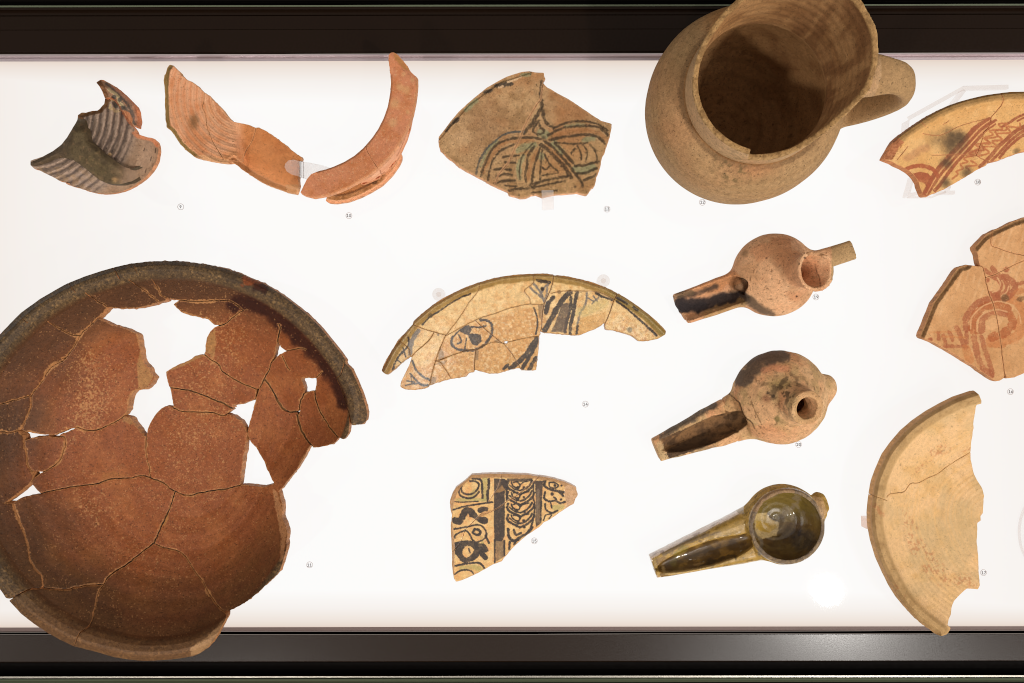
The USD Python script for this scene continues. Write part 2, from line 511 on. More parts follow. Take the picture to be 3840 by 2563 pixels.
# light panel: backlit white acrylic, its lamps fall off towards the frame
YT, YB = -(226 - CY) * K, -(2354 - CY) * K
M_PANEL = usdkit.material(stage, '/World/Looks/backlit_panel', {
    'geo': ('geometry', {}), 'xyz': ('separate_xyz', {}),
    'top': ('map_range', {'from_min': YT, 'from_max': YT - .030, 'to_min': 0, 'to_max': 1, 'clamp': True}),
    'bot': ('map_range', {'from_min': YB, 'from_max': YB + .026, 'to_min': 0, 'to_max': 1, 'clamp': True}),
    'lef': ('map_range', {'from_min': -.40, 'from_max': -.20, 'to_min': .25, 'to_max': 1, 'clamp': True}), 'rig': ('map_range', {'from_min': .44, 'from_max': .22, 'to_min': .3, 'to_max': 1, 'clamp': True}),
    'mx': ('math', {'math_type': 'minimum'}), 'mx2': ('math', {'math_type': 'minimum'}),
    'mn': ('math', {'math_type': 'minimum'}),
    'rm': ('rgb_ramp', {'ramp': [(0, tuple(lin((228, 211, 198)))), (.18, tuple(lin((236, 225, 216)))), (.5, tuple(lin((244, 239, 235)))), (1, tuple(lin((251, 250, 249))))]}),
    'e': ('emission', {'strength': 1.0}),
    'd': ('diffuse_bsdf', {'color': (.03, .03, .03)}), 'a': ('add_closure', {}),
    'g': ('glossy_bsdf', {'color': (1, 1, 1), 'roughness': .015}), 'fr': ('fresnel', {'IOR': 1.45}), 'o': ('mix_closure', {})},
    [('geo.position', 'xyz.vector'), ('xyz.y', 'top.value'), ('xyz.y', 'bot.value'), ('top.result', 'mn.value1'), ('bot.result', 'mn.value2'),
     ('xyz.x', 'lef.value'), ('xyz.x', 'rig.value'), ('lef.result', 'mx.value1'), ('rig.result', 'mx.value2'), ('mn.value', 'mx2.value1'), ('mx.value', 'mx2.value2'), ('mx2.value', 'rm.fac'), ('rm.color', 'e.color'), ('e.emission', 'a.closure1'), ('d.BSDF', 'a.closure2'),
     ('fr.fac', 'o.fac'), ('a.closure', 'o.closure1'), ('g.BSDF', 'o.closure2')], surface='o.closure')

# ------------------------------------------------------------------ setting
pv = world(np.array([-500., 4340, 4340, -500]), np.array([2400., 2400, 190, 190]), 0.0)
pv = np.vstack([pv, pv - [0, 0, .006]])
pf = [[0, 1, 2], [0, 2, 3], [4, 6, 5], [4, 7, 6], [0, 4, 5], [0, 5, 1], [1, 5, 6], [1, 6, 2], [2, 6, 7], [2, 7, 3], [3, 7, 4], [3, 4, 0]]
tag(part(None, 'light_panel', pv, pf, M_PANEL, smooth=False), 'white backlit light panel that the pottery lies on', 'light panel', kind='structure')


def bar(parent, name, prof, mat, dy0=0.0, dy1=0.0, smooth=35):
    """extrudes a (photo y, height mm) outline along the case; dy0, dy1: drift of the photo y at the left and right end"""
    P = np.asarray(prof, float)
    V = []
    for x, dy in ((-700., dy0), (4540., dy1)):
        V.append(world(np.full(len(P), x), P[:, 0] + dy, P[:, 1] / 1000.))
    # keep the extrusion straight: use one scale for the whole section
    n = len(P)
    V = np.vstack(V)
    F = []
    for i in range(n):
        j = (i + 1) % n
        F += [[i, j, n + j], [i, n + j, n + i]]
    import mapbox_earcut as ec
    tri = ec.triangulate_float64(np.stack([P[:, 0], P[:, 1] * 5], 1), np.array([n], np.uint32)).reshape(-1, 3)
    F += [list(r) for r in tri] + [[n + r[2], n + r[1], n + r[0]] for r in tri]
    tm = trimesh.Trimesh(V, F, process=False)
    trimesh.repair.fix_normals(tm)
    return tmpart(parent, name, tm, mat, smooth)


tf = thing('case_frame_rail', 'dark brown metal frame rail with bright inner lip along the upper edge of the panel', 'frame rail', (0, (CY - 110) * K, 0))
a, b = 4, -5
bar(tf, 'lip', [(229, .0), (229, 1.0), (219, 1.2), (215, 2.0), (211, 4.2), (207, 5.4), (203, 5.4), (203, 0)], M_LIP, a, b)
bar(tf, 'rail', [(202.4, -2), (202.4, 4.6), (196, 4.7), (194, 5.6), (190, 5.8), (112, 5.8), (110, 5.2), (60, 4.6), (56, 3.0), (36, 2.6), (36, -2)], M_RAIL, a, b)
bar(tf, 'inner_trim', [(35.4, -2), (35.4, 5), (26, 5.2), (26, -2)], M_RAIL, a, b)
bar(tf, 'glass_edge', [(25.4, -2), (25.4, 6), (19, 6.2), (19, -2)], M_GLEDGE, a, b)
bar(tf, 'outer_rail', [(18.4, -2), (18.4, 3), (15, 3.2), (13, 4.2), (11, 3), (9, 3), (7, 4), (4, 3), (0, 3), (-420, 3), (-420, -2)], M_BLACK, a, b)
bf = thing('case_frame_rail', 'dark brown metal frame rail with grey sheen along the lower edge of the panel', 'frame rail', (0, (CY - 2430) * K, 0))
a, b = 5, -2
bar(bf, 'lip', [(2350, 0), (2350, 1.0), (2362, 1.2), (2367, .4), (2367, 0)], M_SILLLIP, a, b)
bar(bf, 'groove', [(2367.5, -2), (2367.5, .2), (2377, .2), (2377, -2)], M_BLACK, a, b)
bar(bf, 'rail', [(2377.6, -2), (2377.6, 3.4), (2380, 3.9), (2478, 3.9), (2481, 3.3), (2481, -2)], M_SILL, a, b)
bar(bf, 'recess', [(2481.5, -6), (2481.5, -3), (2532, -3), (2532, -6)], M_BLACK, a, b)
bar(bf, 'inner_trim', [(2532.5, -4), (2532.5, 4), (2534, 4.6), (2541, 4.6), (2541, -4)], M_TRIM, a, b)
bar(bf, 'glass_edge', [(2544, -4), (2544, 5.4), (2549, 5.9), (2551, 5.2), (2556, 5.9), (2558, 5.2), (2558, -4)], M_GLEDGE, a, b)
bar(bf, 'outer_rail', [(2559, -4), (2559, 3), (2980, 3), (2980, -4)], M_BLACK, a, b)

# ------------------------------------------------------------------ 11: large broken bowl
A, B, C_, D_ = Crop(0, 880, 1.96), Crop(500, 880, 1.96), Crop(0, 1680, 1.776), Crop(500, 1680, 1.776)
rim_c = np.array([583., 1730.])
ang = np.radians(np.linspace(219, 141, 16))
off_arc = np.stack([583 + 765 * np.cos(ang), 1730 - 750 * np.sin(ang)], 1)   # part beyond the left edge of the picture
bowl_out = np.vstack([
    off_arc[::-1][1:-1],
    ] )
top = A([(0, 735), (80, 650), (155, 575), (300, 470), (440, 390), (500, 358), (620, 310), (735, 272), (835, 243), (960, 215), (1080, 200), (1200, 196), (1310, 197), (1420, 207), (1530, 222), (1650, 250), (1760, 285), (1870, 335)])
right = B([(950, 358), (1080, 435), (1180, 510), (1280, 590), (1380, 690), (1460, 790), (1520, 865), (1562, 925), (1556, 937), (1562, 952), (1600, 990), (1640, 1075), (1680, 1170), (1710, 1270), (1718, 1320), (1712, 1368), (1680, 1395), (1608, 1402), (1600, 1370), (1590, 1322), (1584, 1322), (1589, 1400), (1580, 1460), (1555, 1500), (1535, 1503), (1510, 1490), (1490, 1520), (1450, 1545), (1380, 1562), (1320, 1565), (1302, 1547)])
low = D_([(1165, 5), (1140, 60), (1110, 110), (1070, 170), (1010, 240), (985, 275), (968, 288), (975, 320), (992, 370), (995, 430), (990, 465), (1010, 510), (1025, 560), (1020, 620), (1018, 680), (1000, 740), (985, 790), (970, 830), (930, 870), (890, 905), (840, 955), (780, 1005), (720, 1045), (650, 1080), (640, 1087), (610, 1085), (590, 1080), (600, 1095), (620, 1110), (615, 1140), (600, 1165), (585, 1195), (555, 1250), (525, 1300), (480, 1345), (440, 1370), (400, 1388), (330, 1400), (250, 1410), (130, 1418), (72, 1420)])
low2 = C_([(870, 1412), (760, 1395), (650, 1362), (560, 1340), (490, 1322), (400, 1278), (320, 1235), (230, 1175), (140, 1105), (95, 1055), (62, 1020), (84, 1000), (62, 1006), (40, 1000), (0, 940)])
bowl_out = np.vstack([top, right, low, low2, off_arc])
holes = [
    A([(720, 610), (722, 618), (755, 635), (830, 665), (920, 690), (965, 710), (1000, 725), (1015, 745), (1018, 780), (1030, 850), (1040, 910), (1060, 950), (1095, 980), (1100, 1010), (1133, 1048), (1115, 1090), (1080, 1130), (1040, 1140), (985, 1148), (960, 1180), (945, 1240), (935, 1290), (905, 1335), (940, 1340), (965, 1355), (985, 1390), (1020, 1440), (1050, 1480), (1075, 1490), (1080, 1460), (1090, 1420), (1115, 1370), (1145, 1320), (1180, 1280), (1220, 1262), (1260, 1270), (1272, 1275), (1270, 1240), (1258, 1150), (1240, 1110), (1228, 1050), (1220, 1012), (1260, 985), (1330, 950), (1400, 920), (1440, 890), (1500, 885), (1510, 870), (1508, 820), (1520, 760), (1550, 710), (1580, 680), (1610, 668), (1575, 660), (1530, 625), (1450, 605), (1380, 590), (1330, 570), (1300, 540), (1275, 515), (1325, 478), (1290, 478), (1225, 470), (1220, 485), (1180, 497), (1165, 500), (1100, 520), (1020, 540), (900, 545), (830, 540), (792, 533), (770, 560)]),
    np.vstack([B([(940, 1120), (925, 1145), (905, 1200), (885, 1270), (875, 1320), (855, 1370), (845, 1430), (838, 1470), (850, 1500), (880, 1540), (905, 1568)]), D_([(870, 90), (900, 160), (920, 205), (938, 240), (905, 250), (870, 262), (800, 255), (740, 248), (708, 248), (715, 200), (730, 100), (735, 50)]), B([(825, 1568), (830, 1500), (835, 1460), (815, 1410), (790, 1370), (740, 1335), (690, 1320), (675, 1328), (690, 1310), (733, 1280), (730, 1255), (760, 1250), (820, 1240), (870, 1220), (895, 1210), (905, 1140)])]),
    B([(1062, 785), (1090, 835), (1125, 858), (1100, 870), (1065, 890), (1040, 915), (1015, 945), (1010, 930), (1030, 905), (1040, 860), (1055, 810)]),
    B([(1240, 1050), (1280, 1050), (1310, 1058), (1342, 1050), (1345, 1090), (1340, 1130), (1330, 1152), (1300, 1150), (1255, 1170), (1258, 1130), (1248, 1090), (1235, 1070)]),
    B([(1203, 1300), (1225, 1268), (1224, 1310), (1215, 1335)]),
    A([(130, 1440), (150, 1425), (180, 1445), (250, 1460), (330, 1470), (400, 1472), (450, 1450), (500, 1425), (575, 1417), (500, 1450), (440, 1475), (430, 1495), (350, 1485), (260, 1490), (180, 1515), (168, 1480)]),
    C_([(205, 150), (230, 155), (285, 160), (270, 170), (235, 195), (222, 205), (218, 180)]),
    C_([(30, 368), (90, 330), (150, 280), (200, 235), (210, 225), (215, 245), (250, 285), (275, 308), (200, 325), (130, 345), (85, 368)]),
    C_([(248, 940), (286, 922), (288, 940)]),
    A([(216, 1188), (230, 1178), (238, 1186), (226, 1192)]),
    A([(450, 908), (475, 900), (485, 912), (460, 918)]),
]
cr = [(A, [(505, 360), (540, 410), (555, 425)], 1.2), (A, [(835, 245), (860, 290), (885, 330)], 2), (A, [(985, 225), (1005, 290)], 1), (A, [(150, 590), (175, 630), (205, 650)], 1.4),
      (A, [(630, 430), (700, 480), (770, 520), (792, 533)], 2), (A, [(950, 335), (1030, 390), (1100, 440), (1168, 500)], 2), (A, [(1115, 330), (1160, 400), (1185, 445), (1228, 470)], 1.6),
      (A, [(720, 613), (650, 680), (590, 740), (540, 830), (470, 920), (400, 960), (350, 1010), (300, 1090), (235, 1180), (225, 1280), (180, 1380), (165, 1438)], 2.4),
      (A, [(225, 1185), (120, 1215), (0, 1250), (-200, 1330)], 2.2), (A, [(350, 640), (430, 690), (520, 735), (590, 745)], 2), (A, [(-160, 1440), (0, 1448), (70, 1455), (135, 1440)], 2),
      (A, [(570, 1417), (640, 1440), (720, 1435), (800, 1400), (880, 1360), (910, 1333)], 2), (A, [(430, 1490), (475, 1490), (480, 1568)], 2), (C_, [(430, 0), (410, 60), (370, 110), (310, 150), (280, 162)], 2),
      (A, [(175, 1510), (182, 1570)], 2), (C_, [(175, 0), (180, 80), (185, 110), (208, 155)], 2), (C_, [(224, 200), (210, 228)], 2),
      (A, [(1500, 880), (1550, 920), (1600, 950), (1640, 1010), (1700, 1050), (1770, 1090), (1830, 1115), (1895, 1138)], 2), (A, [(1236, 1128), (1310, 1135), (1400, 1150), (1490, 1180), (1560, 1210), (1640, 1240), (1712, 1280)], 2.6),
      (A, [(1268, 1275), (1340, 1300), (1450, 1305), (1550, 1310), (1630, 1328), (1665, 1325)], 2), (A, [(1320, 480), (1400, 490), (1500, 490), (1600, 485), (1700, 490), (1790, 560)], 1.8), (A, [(1605, 670), (1660, 655), (1700, 620), (1730, 590), (1790, 555)], 2.2),
      (B, [(1062, 790), (1065, 740), (1080, 690), (1075, 660)], 3), (B, [(1120, 858), (1180, 845), (1230, 835), (1270, 850)], 2), (B, [(1015, 940), (1000, 990), (965, 1050), (936, 1125)], 2.6),
      (B, [(960, 1060), (1000, 1110), (1030, 1160), (1060, 1220), (1100, 1280), (1150, 1305), (1190, 1300), (1210, 1302)], 3.4), (B, [(1090, 890), (1130, 970), (1150, 1000)], 1.6), (B, [(1252, 1168), (1230, 1230), (1220, 1275)], 2.4),
      (B, [(1205, 1325), (1215, 1370), (1240, 1450), (1290, 1530), (1312, 1555)], 3), (B, [(1336, 1140), (1340, 1200), (1365, 1290), (1420, 1380), (1460, 1440), (1515, 1498)], 2.4), (B, [(1340, 1052), (1385, 1010)], 1.6),
      (B, [(1552, 945), (1530, 1020), (1495, 1060)], 2), (B, [(1495, 1060), (1535, 1150), (1565, 1235), (1590, 1330)], 1.6),
      (C_, [(270, 306), (330, 290), (420, 270), (520, 255), (640, 240), (720, 212), (790, 205), (870, 200), (940, 185), (1000, 200), (1080, 230), (1130, 265), (1165, 290), (1250, 318), (1330, 300), (1420, 285), (1500, 275), (1598, 250)], 2.4),
      (C_, [(970, 0), (975, 60), (990, 120), (1005, 195)], 1.8), (A, [(1075, 1480), (1072, 1570)], 2), (C_, [(1165, 290), (1150, 340), (1130, 400), (1110, 450), (1075, 520), (1050, 580), (1025, 630)], 3), (C_, [(1025, 630), (980, 670), (900, 730), (840, 780), (770, 820), (720, 860), (690, 910)], 2.8),
      (C_, [(690, 910), (600, 915), (500, 930), (430, 945), (284, 935)], 2.6), (C_, [(1025, 635), (1090, 665), (1180, 685), (1230, 720), (1270, 780), (1310, 840), (1350, 890), (1380, 950), (1430, 1030), (1490, 1090)], 2),
      (C_, [(690, 915), (655, 960), (630, 1080), (610, 1150), (590, 1190), (530, 1235), (500, 1310), (485, 1330)], 1.8), (C_, [(85, 366), (110, 440), (150, 540), (185, 640), (200, 740), (240, 810), (280, 860), (288, 935)], 2.2), (C_, [(252, 936), (200, 940), (140, 970), (85, 1000), (60, 1014)], 3)]
cracks = [(c(p), w) for c, p, w in cr]
# true bowl profile: height (mm) against the share of the rim radius
PS = [0, .2, .38, .55, .68, .78, .86, .905, .917, .93, .955, .98, 1.0, 1.06]
PZ = [12, 12.3, 14.5, 22, 33, 45, 57, 64.5, 69, 72, 74.5, 73.5, 69, 60]
zr = .074
ro = np.vstack([top, right[:8], B([(1640, 1060), (1712, 1240)]), D_([(1200, 330), (1130, 620), (960, 920)]), low[-7:], low2[:-4], off_arc])
cw_ = world(rim_c[:1], rim_c[1:], zr)[0]
rw = world(ro[:, 0], ro[:, 1], zr) - cw_
th_ = np.arctan2(rw[:, 1], rw[:, 0]); rr_ = np.hypot(rw[:, 0], rw[:, 1])
o_ = np.argsort(th_); th_, rr_ = th_[o_], rr_[o_]
TH = np.linspace(-np.pi, np.pi, 361)
RR = np.interp(TH, np.r_[th_ - 2 * np.pi, th_, th_ + 2 * np.pi], np.r_[rr_, rr_, rr_])
RR = np.convolve(np.r_[RR[-9:-1], RR, RR[1:9]], np.ones(9) / 9, 'same')[8:-8]
SS = np.r_[np.linspace(0, .85, 60), np.linspace(.86, 1.06, 60)]
sg, tg = np.meshgrid(SS, TH, indexing='ij')
rad = sg * RR[None]
bz = np.interp(SS, PS, PZ)[:, None] / 1000 + 0 * tg
bp = np.stack([cw_[0] + rad * np.cos(tg), cw_[1] + rad * np.sin(tg), bz], -1).reshape(-1, 3)
bu, bv_ = photo(bp)
itp = LinearNDInterpolator(np.stack([bu, bv_], 1), sg.ravel()); itn = NearestNDInterpolator(np.stack([bu, bv_], 1), sg.ravel())


def bowl_s(u, v):
    s = itp(u, v); m = np.isnan(s)
    if m.any():
        s[m] = itn(u[m], v[m])
    return s


def bowl_z(u, v):
    s = bowl_s(u, v)
    z = np.interp(s, PS, PZ)
    t = np.arctan2(v - 1690, u - 690)
    z = z + .12 * np.sin(s * 95 + 2 * n2(u, v, 200, 5)) * ss(.3, .45, s) * (1 - ss(.85, .9, s))       # throwing rings
    return z / 1000


def bowl_paint(u, v, d):
    p = Paint(A, u, v, (146, 82, 46), 3)
    s = bowl_s(u, v)
    nb = n2(u, v, 130, 4)
    p.cloud(60, (142, 76, 36), .7); p.cloud(90, (170, 104, 58), .6, seed=2)
    dirn = ss(-250, 650, 1.0 * (v - 1750) - .25 * (u - 600)) * .8 + ss(0, 560, 600 - u) * .85 + ss(0, 330, 1500 - v - .15 * u) * .95   # fire-blackening at left and top, painted shade on the lower wall
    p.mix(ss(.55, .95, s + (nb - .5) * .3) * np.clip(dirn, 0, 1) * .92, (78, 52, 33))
    band = .5 + .5 * np.sin(s * 70 + 5 * nb)
    p.mix(ss(.55, .8, s) * band * .25 * ss(1900, 2150, v), (120, 84, 46))
    # burnt red-black stain below the rim on the right
    p.stroke(np.stack(A.inv(*B([(740, 520), (860, 500), (1000, 570), (1130, 670), (1240, 780), (1350, 880), (1430, 980), (1500, 1090), (1560, 1230)]).T), 1), 95, (52, 22, 14), .95, .3, 26, .1)
    # weathered buff flecks
    dens = -.21 + .2 * n2(u, v, 70, 14)
    for (cx, cy, r, k) in ((320, 1540, 90, .18), (365, 1440, 120, .14), (840, 1290, 130, .1), (800, 1480, 150, .1), (350, 1890, 100, .12), (720, 1690, 160, .12), (560, 2000, 200, .06), (310, 1350, 60, .1)):
        dens = dens + k * np.exp(-((u - cx) ** 2 + (v - cy) ** 2) / r**2)
    p.specks((200, 150, 96), .64, 5, .6, dens, 1)
    p.specks((196, 140, 92), .66, 3, .5, dens * .6, 2)
    p.specks((60, 36, 24), .72, 5, .7, None, 3)
    # rim
    rm = ss(.905, .925, s)
    rimc = np.array([102, 80, 54.])
    p.mix(rm * .92, rimc)
    p.mix(rm * ss(.5, .66, n2(u, v, 7, 31)) * .75, (150, 116, 74)); p.mix(rm * ss(.52, .64, n2(u, v, 4, 36)) * .6, (62, 48, 36))
    p.mix(rm * ss(.5, .75, n2(u, v, 30, 32)) * .5, (68, 54, 42))
    p.mix(rm * ss(2150, 2350, v) * .5, (124, 80, 48))
    p.stroke([(1820, 350), (1880, 350), (1930, 380)], 70, (150, 72, 36), .8, .7, 8)
    p.stroke([(1880, 390), (1950, 410)], 60, (50, 26, 18), .8, .7, 8)
    # chipped tan edges
    inn = 1 - ss(.86, .9, s)
    cwid = 1.2 + 8 * ss(.5, .8, n2(u, v, 60, 33))
    p.mix((1 - ss(cwid * .75, cwid, d + (p.r1 + p.r3) * 6)) * inn * .85, (186, 132, 82))
    for q in ([(1005, 960), (1030, 860), (1060, 950), (1130, 1045), (1080, 1130), (1010, 1140), (1015, 1050)], [(905, 1335), (960, 1350), (980, 1400), (900, 1370)], [(1510, 870), (1520, 760), (1580, 690), (1590, 800), (1570, 900)], [(1220, 1010), (1440, 892), (1500, 888), (1330, 975)]):
        p.poly(q, (168, 122, 72), .9, 3, 10)
    p.poly(np.stack(A.inv(*D_([(380, 1340), (420, 1300), (480, 1270), (560, 1190), (612, 1130), (600, 1180), (520, 1310), (440, 1375), (385, 1385)]).T), 1), (168, 128, 88), .95, 3, 8)
    p.poly(np.stack(A.inv(*D_([(925, 270), (955, 285), (990, 400), (1020, 560), (1000, 740), (975, 760), (985, 600), (950, 420)]).T), 1), (196, 140, 94), .9, 3, 8)
    p.poly(np.stack(A.inv(*C_([(660, 220), (690, 170), (760, 155), (860, 190), (780, 205), (720, 212)]).T), 1), (160, 100, 52), .8, 3, 8)
    p.poly(np.stack(A.inv(*C_([(1075, 520), (1095, 470), (1120, 420), (1125, 470), (1100, 515)]).T), 1), (176, 120, 64), .9, 3, 4)
    return p.lin()


def keep_bowl(u, v): return 1 - .75 * ss(.88, .95, bowl_s(u, v))


sherd_thing('broken_bowl', 'large red-brown bowl glued together from sherds with gaps and a dark thick rim', 'bowl', bowl_out, holes, cracks, bowl_z, .0085,
            bowl_paint, M_RED, (178, 122, 76), ((106, 72, 38), (64, 40, 22)), step=3.4, amp=3.0, keep=keep_bowl, gap=1.2, chip=4, chipz=.35, seed=3, flare=5, fillw=5)

# ------------------------------------------------------------------ 13: dish sherd with brown line pattern
c13 = Crop(1600, 230, 2.658)
out13 = c13([(120, 755), (180, 680), (240, 600), (320, 505), (400, 430), (500, 345), (600, 265), (720, 195), (800, 155), (880, 128), (950, 108), (1020, 100), (1080, 112), (1168, 117), (1172, 150), (1183, 175), (1168, 185), (1165, 225), (1200, 262), (1260, 295), (1340, 340), (1420, 385), (1500, 435), (1580, 490), (1660, 545), (1740, 595), (1800, 612), (1845, 627), (1838, 690), (1820, 760), (1800, 830), (1775, 900), (1745, 970), (1735, 1030), (1715, 1100), (1690, 1150), (1680, 1220), (1660, 1260), (1640, 1262), (1615, 1310), (1592, 1335), (1500, 1310), (1400, 1320), (1270, 1328), (1210, 1340), (1150, 1355), (1090, 1330), (1040, 1335), (990, 1360), (930, 1365), (880, 1345), (820, 1335), (805, 1300), (720, 1265), (640, 1225), (560, 1180), (480, 1140), (400, 1095), (320, 1050), (260, 995), (200, 950), (140, 890), (120, 830)])
crk13 = [(c13([(1165, 215), (1150, 280), (1140, 370), (1100, 430), (1050, 510), (1000, 600), (960, 690), (920, 790), (880, 870), (850, 940), (800, 1030), (750, 1090), (710, 1150), (680, 1235)]), .7)]


def z13(u, v):
    x, y = c13.inv(u, v)
    r = np.hypot(x - 1250, y - 950) / 1150
    z = 7 + 22 * r**2.2
    return (z - 2.2 * ss(-20, 0, -segdist(x, y, np.array([(120, 755), (400, 430), (720, 195), (1020, 100)], float)) + 14)) / 1000


def p13(u, v, d):
    p = Paint(c13, u, v, (180, 142, 100), 13)
    p.cloud(45, (192, 156, 112), .8); p.cloud(30, (148, 112, 72), .6, seed=3); p.cloud(70, (168, 112, 68), .5, seed=5)
    p.blob(1500, 480, 260, (166, 112, 70), .6, .8, 160); p.blob(560, 620, 330, (150, 112, 78), .5, .9); p.blob(330, 760, 130, (205, 168, 126), .5, .8)
    p.mix((p.x > 900) * ss(760, 850, p.y) * .25, (200, 160, 105))
    d1, d2, gr = (66, 52, 38), (84, 80, 74), (138, 146, 110)
    for q, w in (([(920, 880), (1000, 850), (1060, 830)], 60), ([(1130, 720), (1200, 740)], 60), ([(1270, 820), (1340, 900)], 50), ([(1480, 1070), (1560, 1090), (1650, 1060)], 56), ([(1390, 650), (1480, 635), (1560, 640)], 36), ([(1560, 790), (1660, 770)], 40), ([(930, 1170), (920, 1050), (960, 950)], 40), ([(400, 480), (490, 395)], 44), ([(950, 140), (1020, 128)], 34), ([(1150, 930), (1140, 960)], 40), ([(700, 790), (600, 900), (540, 1040)], 26)):
        p.stroke(q, w, gr, .65, .5, 9)
    S = [([(1150, 200), (1135, 290), (1140, 380)], 18), ([(1145, 400), (1150, 450), (1120, 500), (1085, 560), (1060, 620), (1000, 680), (970, 710)], 26), ([(1150, 470), (1165, 540), (1190, 610), (1240, 650), (1265, 660)], 22),
         ([(1120, 590), (1090, 640), (1060, 690), (1110, 730), (1170, 700), (1130, 650), (1115, 600)], 14),
         ([(540, 1150), (560, 1080), (610, 960), (660, 870), (740, 810), (820, 780), (930, 765), (1060, 765), (1130, 775)], 13), ([(610, 1190), (630, 1080), (660, 990), (730, 900), (800, 860), (900, 820)], 9),
         ([(680, 1080), (760, 1075), (840, 1085)], 14), ([(700, 1150), (780, 1125), (850, 1135)], 13), ([(680, 1220), (740, 1200), (820, 1190), (880, 1190)], 15), ([(760, 955), (830, 945), (920, 940)], 12), ([(780, 1010), (880, 1015)], 11),
         ([(1070, 850), (1010, 950), (1000, 1050), (980, 1130), (990, 1200)], 14), ([(1130, 870), (1100, 960), (1070, 1060), (1055, 1150), (1045, 1250)], 13), ([(930, 1180), (925, 1080), (950, 960), (1000, 880), (1060, 820)], 7), ([(1150, 880), (1140, 1000), (1130, 1100), (1130, 1180)], 9),
         ([(1140, 830), (1220, 900), (1290, 970), (1360, 1040), (1410, 1110), (1440, 1160)], 26), ([(1280, 820), (1350, 890), (1420, 970), (1480, 1040)], 18), ([(1180, 800), (1260, 860), (1340, 950), (1420, 1040), (1480, 1120), (1530, 1190), (1560, 1250)], 16),
         ([(1210, 740), (1280, 700), (1370, 665), (1480, 650), (1590, 645), (1700, 655), (1760, 690), (1810, 740)], 15), ([(1230, 790), (1320, 765), (1430, 750), (1530, 735), (1640, 735), (1720, 765), (1775, 820)], 16), ([(1270, 670), (1330, 640), (1420, 610), (1560, 600), (1680, 620), (1740, 650), (1800, 690)], 12), ([(1280, 810), (1400, 820), (1500, 825), (1600, 815)], 10),
         ([(1500, 840), (1530, 900), (1545, 980)], 9), ([(1560, 840), (1600, 900), (1590, 980)], 8), ([(1630, 830), (1680, 900), (1700, 980)], 9), ([(1480, 870), (1440, 920)], 7),
         ([(1480, 1040), (1560, 1040), (1640, 1020), (1720, 1000)], 15), ([(1500, 1120), (1590, 1110), (1690, 1070)], 15), ([(1570, 1190), (1640, 1155), (1700, 1130)], 15),
         ([(1170, 920), (1210, 1000), (1260, 1060), (1310, 1110), (1220, 1130), (1140, 1140)], 9), ([(1150, 1060), (1190, 1080), (1220, 1050)], 8),
         ([(1060, 1230), (1160, 1195), (1300, 1165), (1400, 1150)], 15), ([(1060, 1260), (1200, 1230), (1380, 1195)], 10), ([(820, 1290), (900, 1275), (1000, 1270), (1060, 1260)], 15), ([(1050, 1310), (1200, 1300), (1300, 1290)], 8), ([(780, 1240), (900, 1250)], 8)]
    for q in ([(560, 1110), (640, 960), (730, 850), (820, 800), (1060, 795)], [(1225, 765), (1370, 715), (1530, 690), (1700, 715), (1800, 790)], [(1010, 1180), (1030, 1060), (1100, 900)], [(1400, 1090), (1300, 960), (1190, 850)]):
        p.stroke(q, 34, (166, 112, 68), .55, .5, 6)
    for q, w in S:
        p.stroke(q, w + 6, d1, .8, .6, 5, .45)
    p.mix((p.y > 640) * (p.x > 500) * ss(.6, .68, n2(u, v, 5, 66)) * .35, (84, 66, 46))
    p.stroke([(490, 1140), (510, 1050), (550, 950), (610, 860), (680, 800), (740, 750), (820, 715), (900, 705), (970, 705)], 17, d2, .9, .5, 3)
    for x, y, r in ((1240, 650, 22), (1165, 765, 36), (1210, 815, 20), (1480, 1250, 20), (920, 1335, 18), (1030, 1240, 24)):
        p.blob(x, y, r * .8, d1, .6, .9)
    for q, w in (([(700, 240), (760, 230), (840, 225)], 36), ([(580, 310), (640, 295)], 26), ([(190, 690), (240, 630), (300, 580)], 28)):
        p.stroke(q, w, (72, 60, 48), .9, .7, 5)
    p.stroke([(810, 205), (870, 190), (940, 155)], 18, (216, 182, 142), .9); p.stroke([(720, 265), (760, 250)], 16, (214, 178, 138), .9)
    p.mix((1 - ss(3, 6, d)) * .7, (196, 150, 108))
    return p.lin()


sherd_thing('pottery_sherd', 'tan rounded dish sherd painted with a brown linear leaf pattern, clip at its lower edge', 'sherd', out13, [], crk13, z13, .006, p13, M_CLAY, (214, 162, 122), ((110, 78, 48), (60, 42, 28)), step=2.2, amp=1.6, seed=13,
            keep=lambda u, v: np.where(v + .55 * (u - 1650) < 540, .35, 1.), chip=2.5)

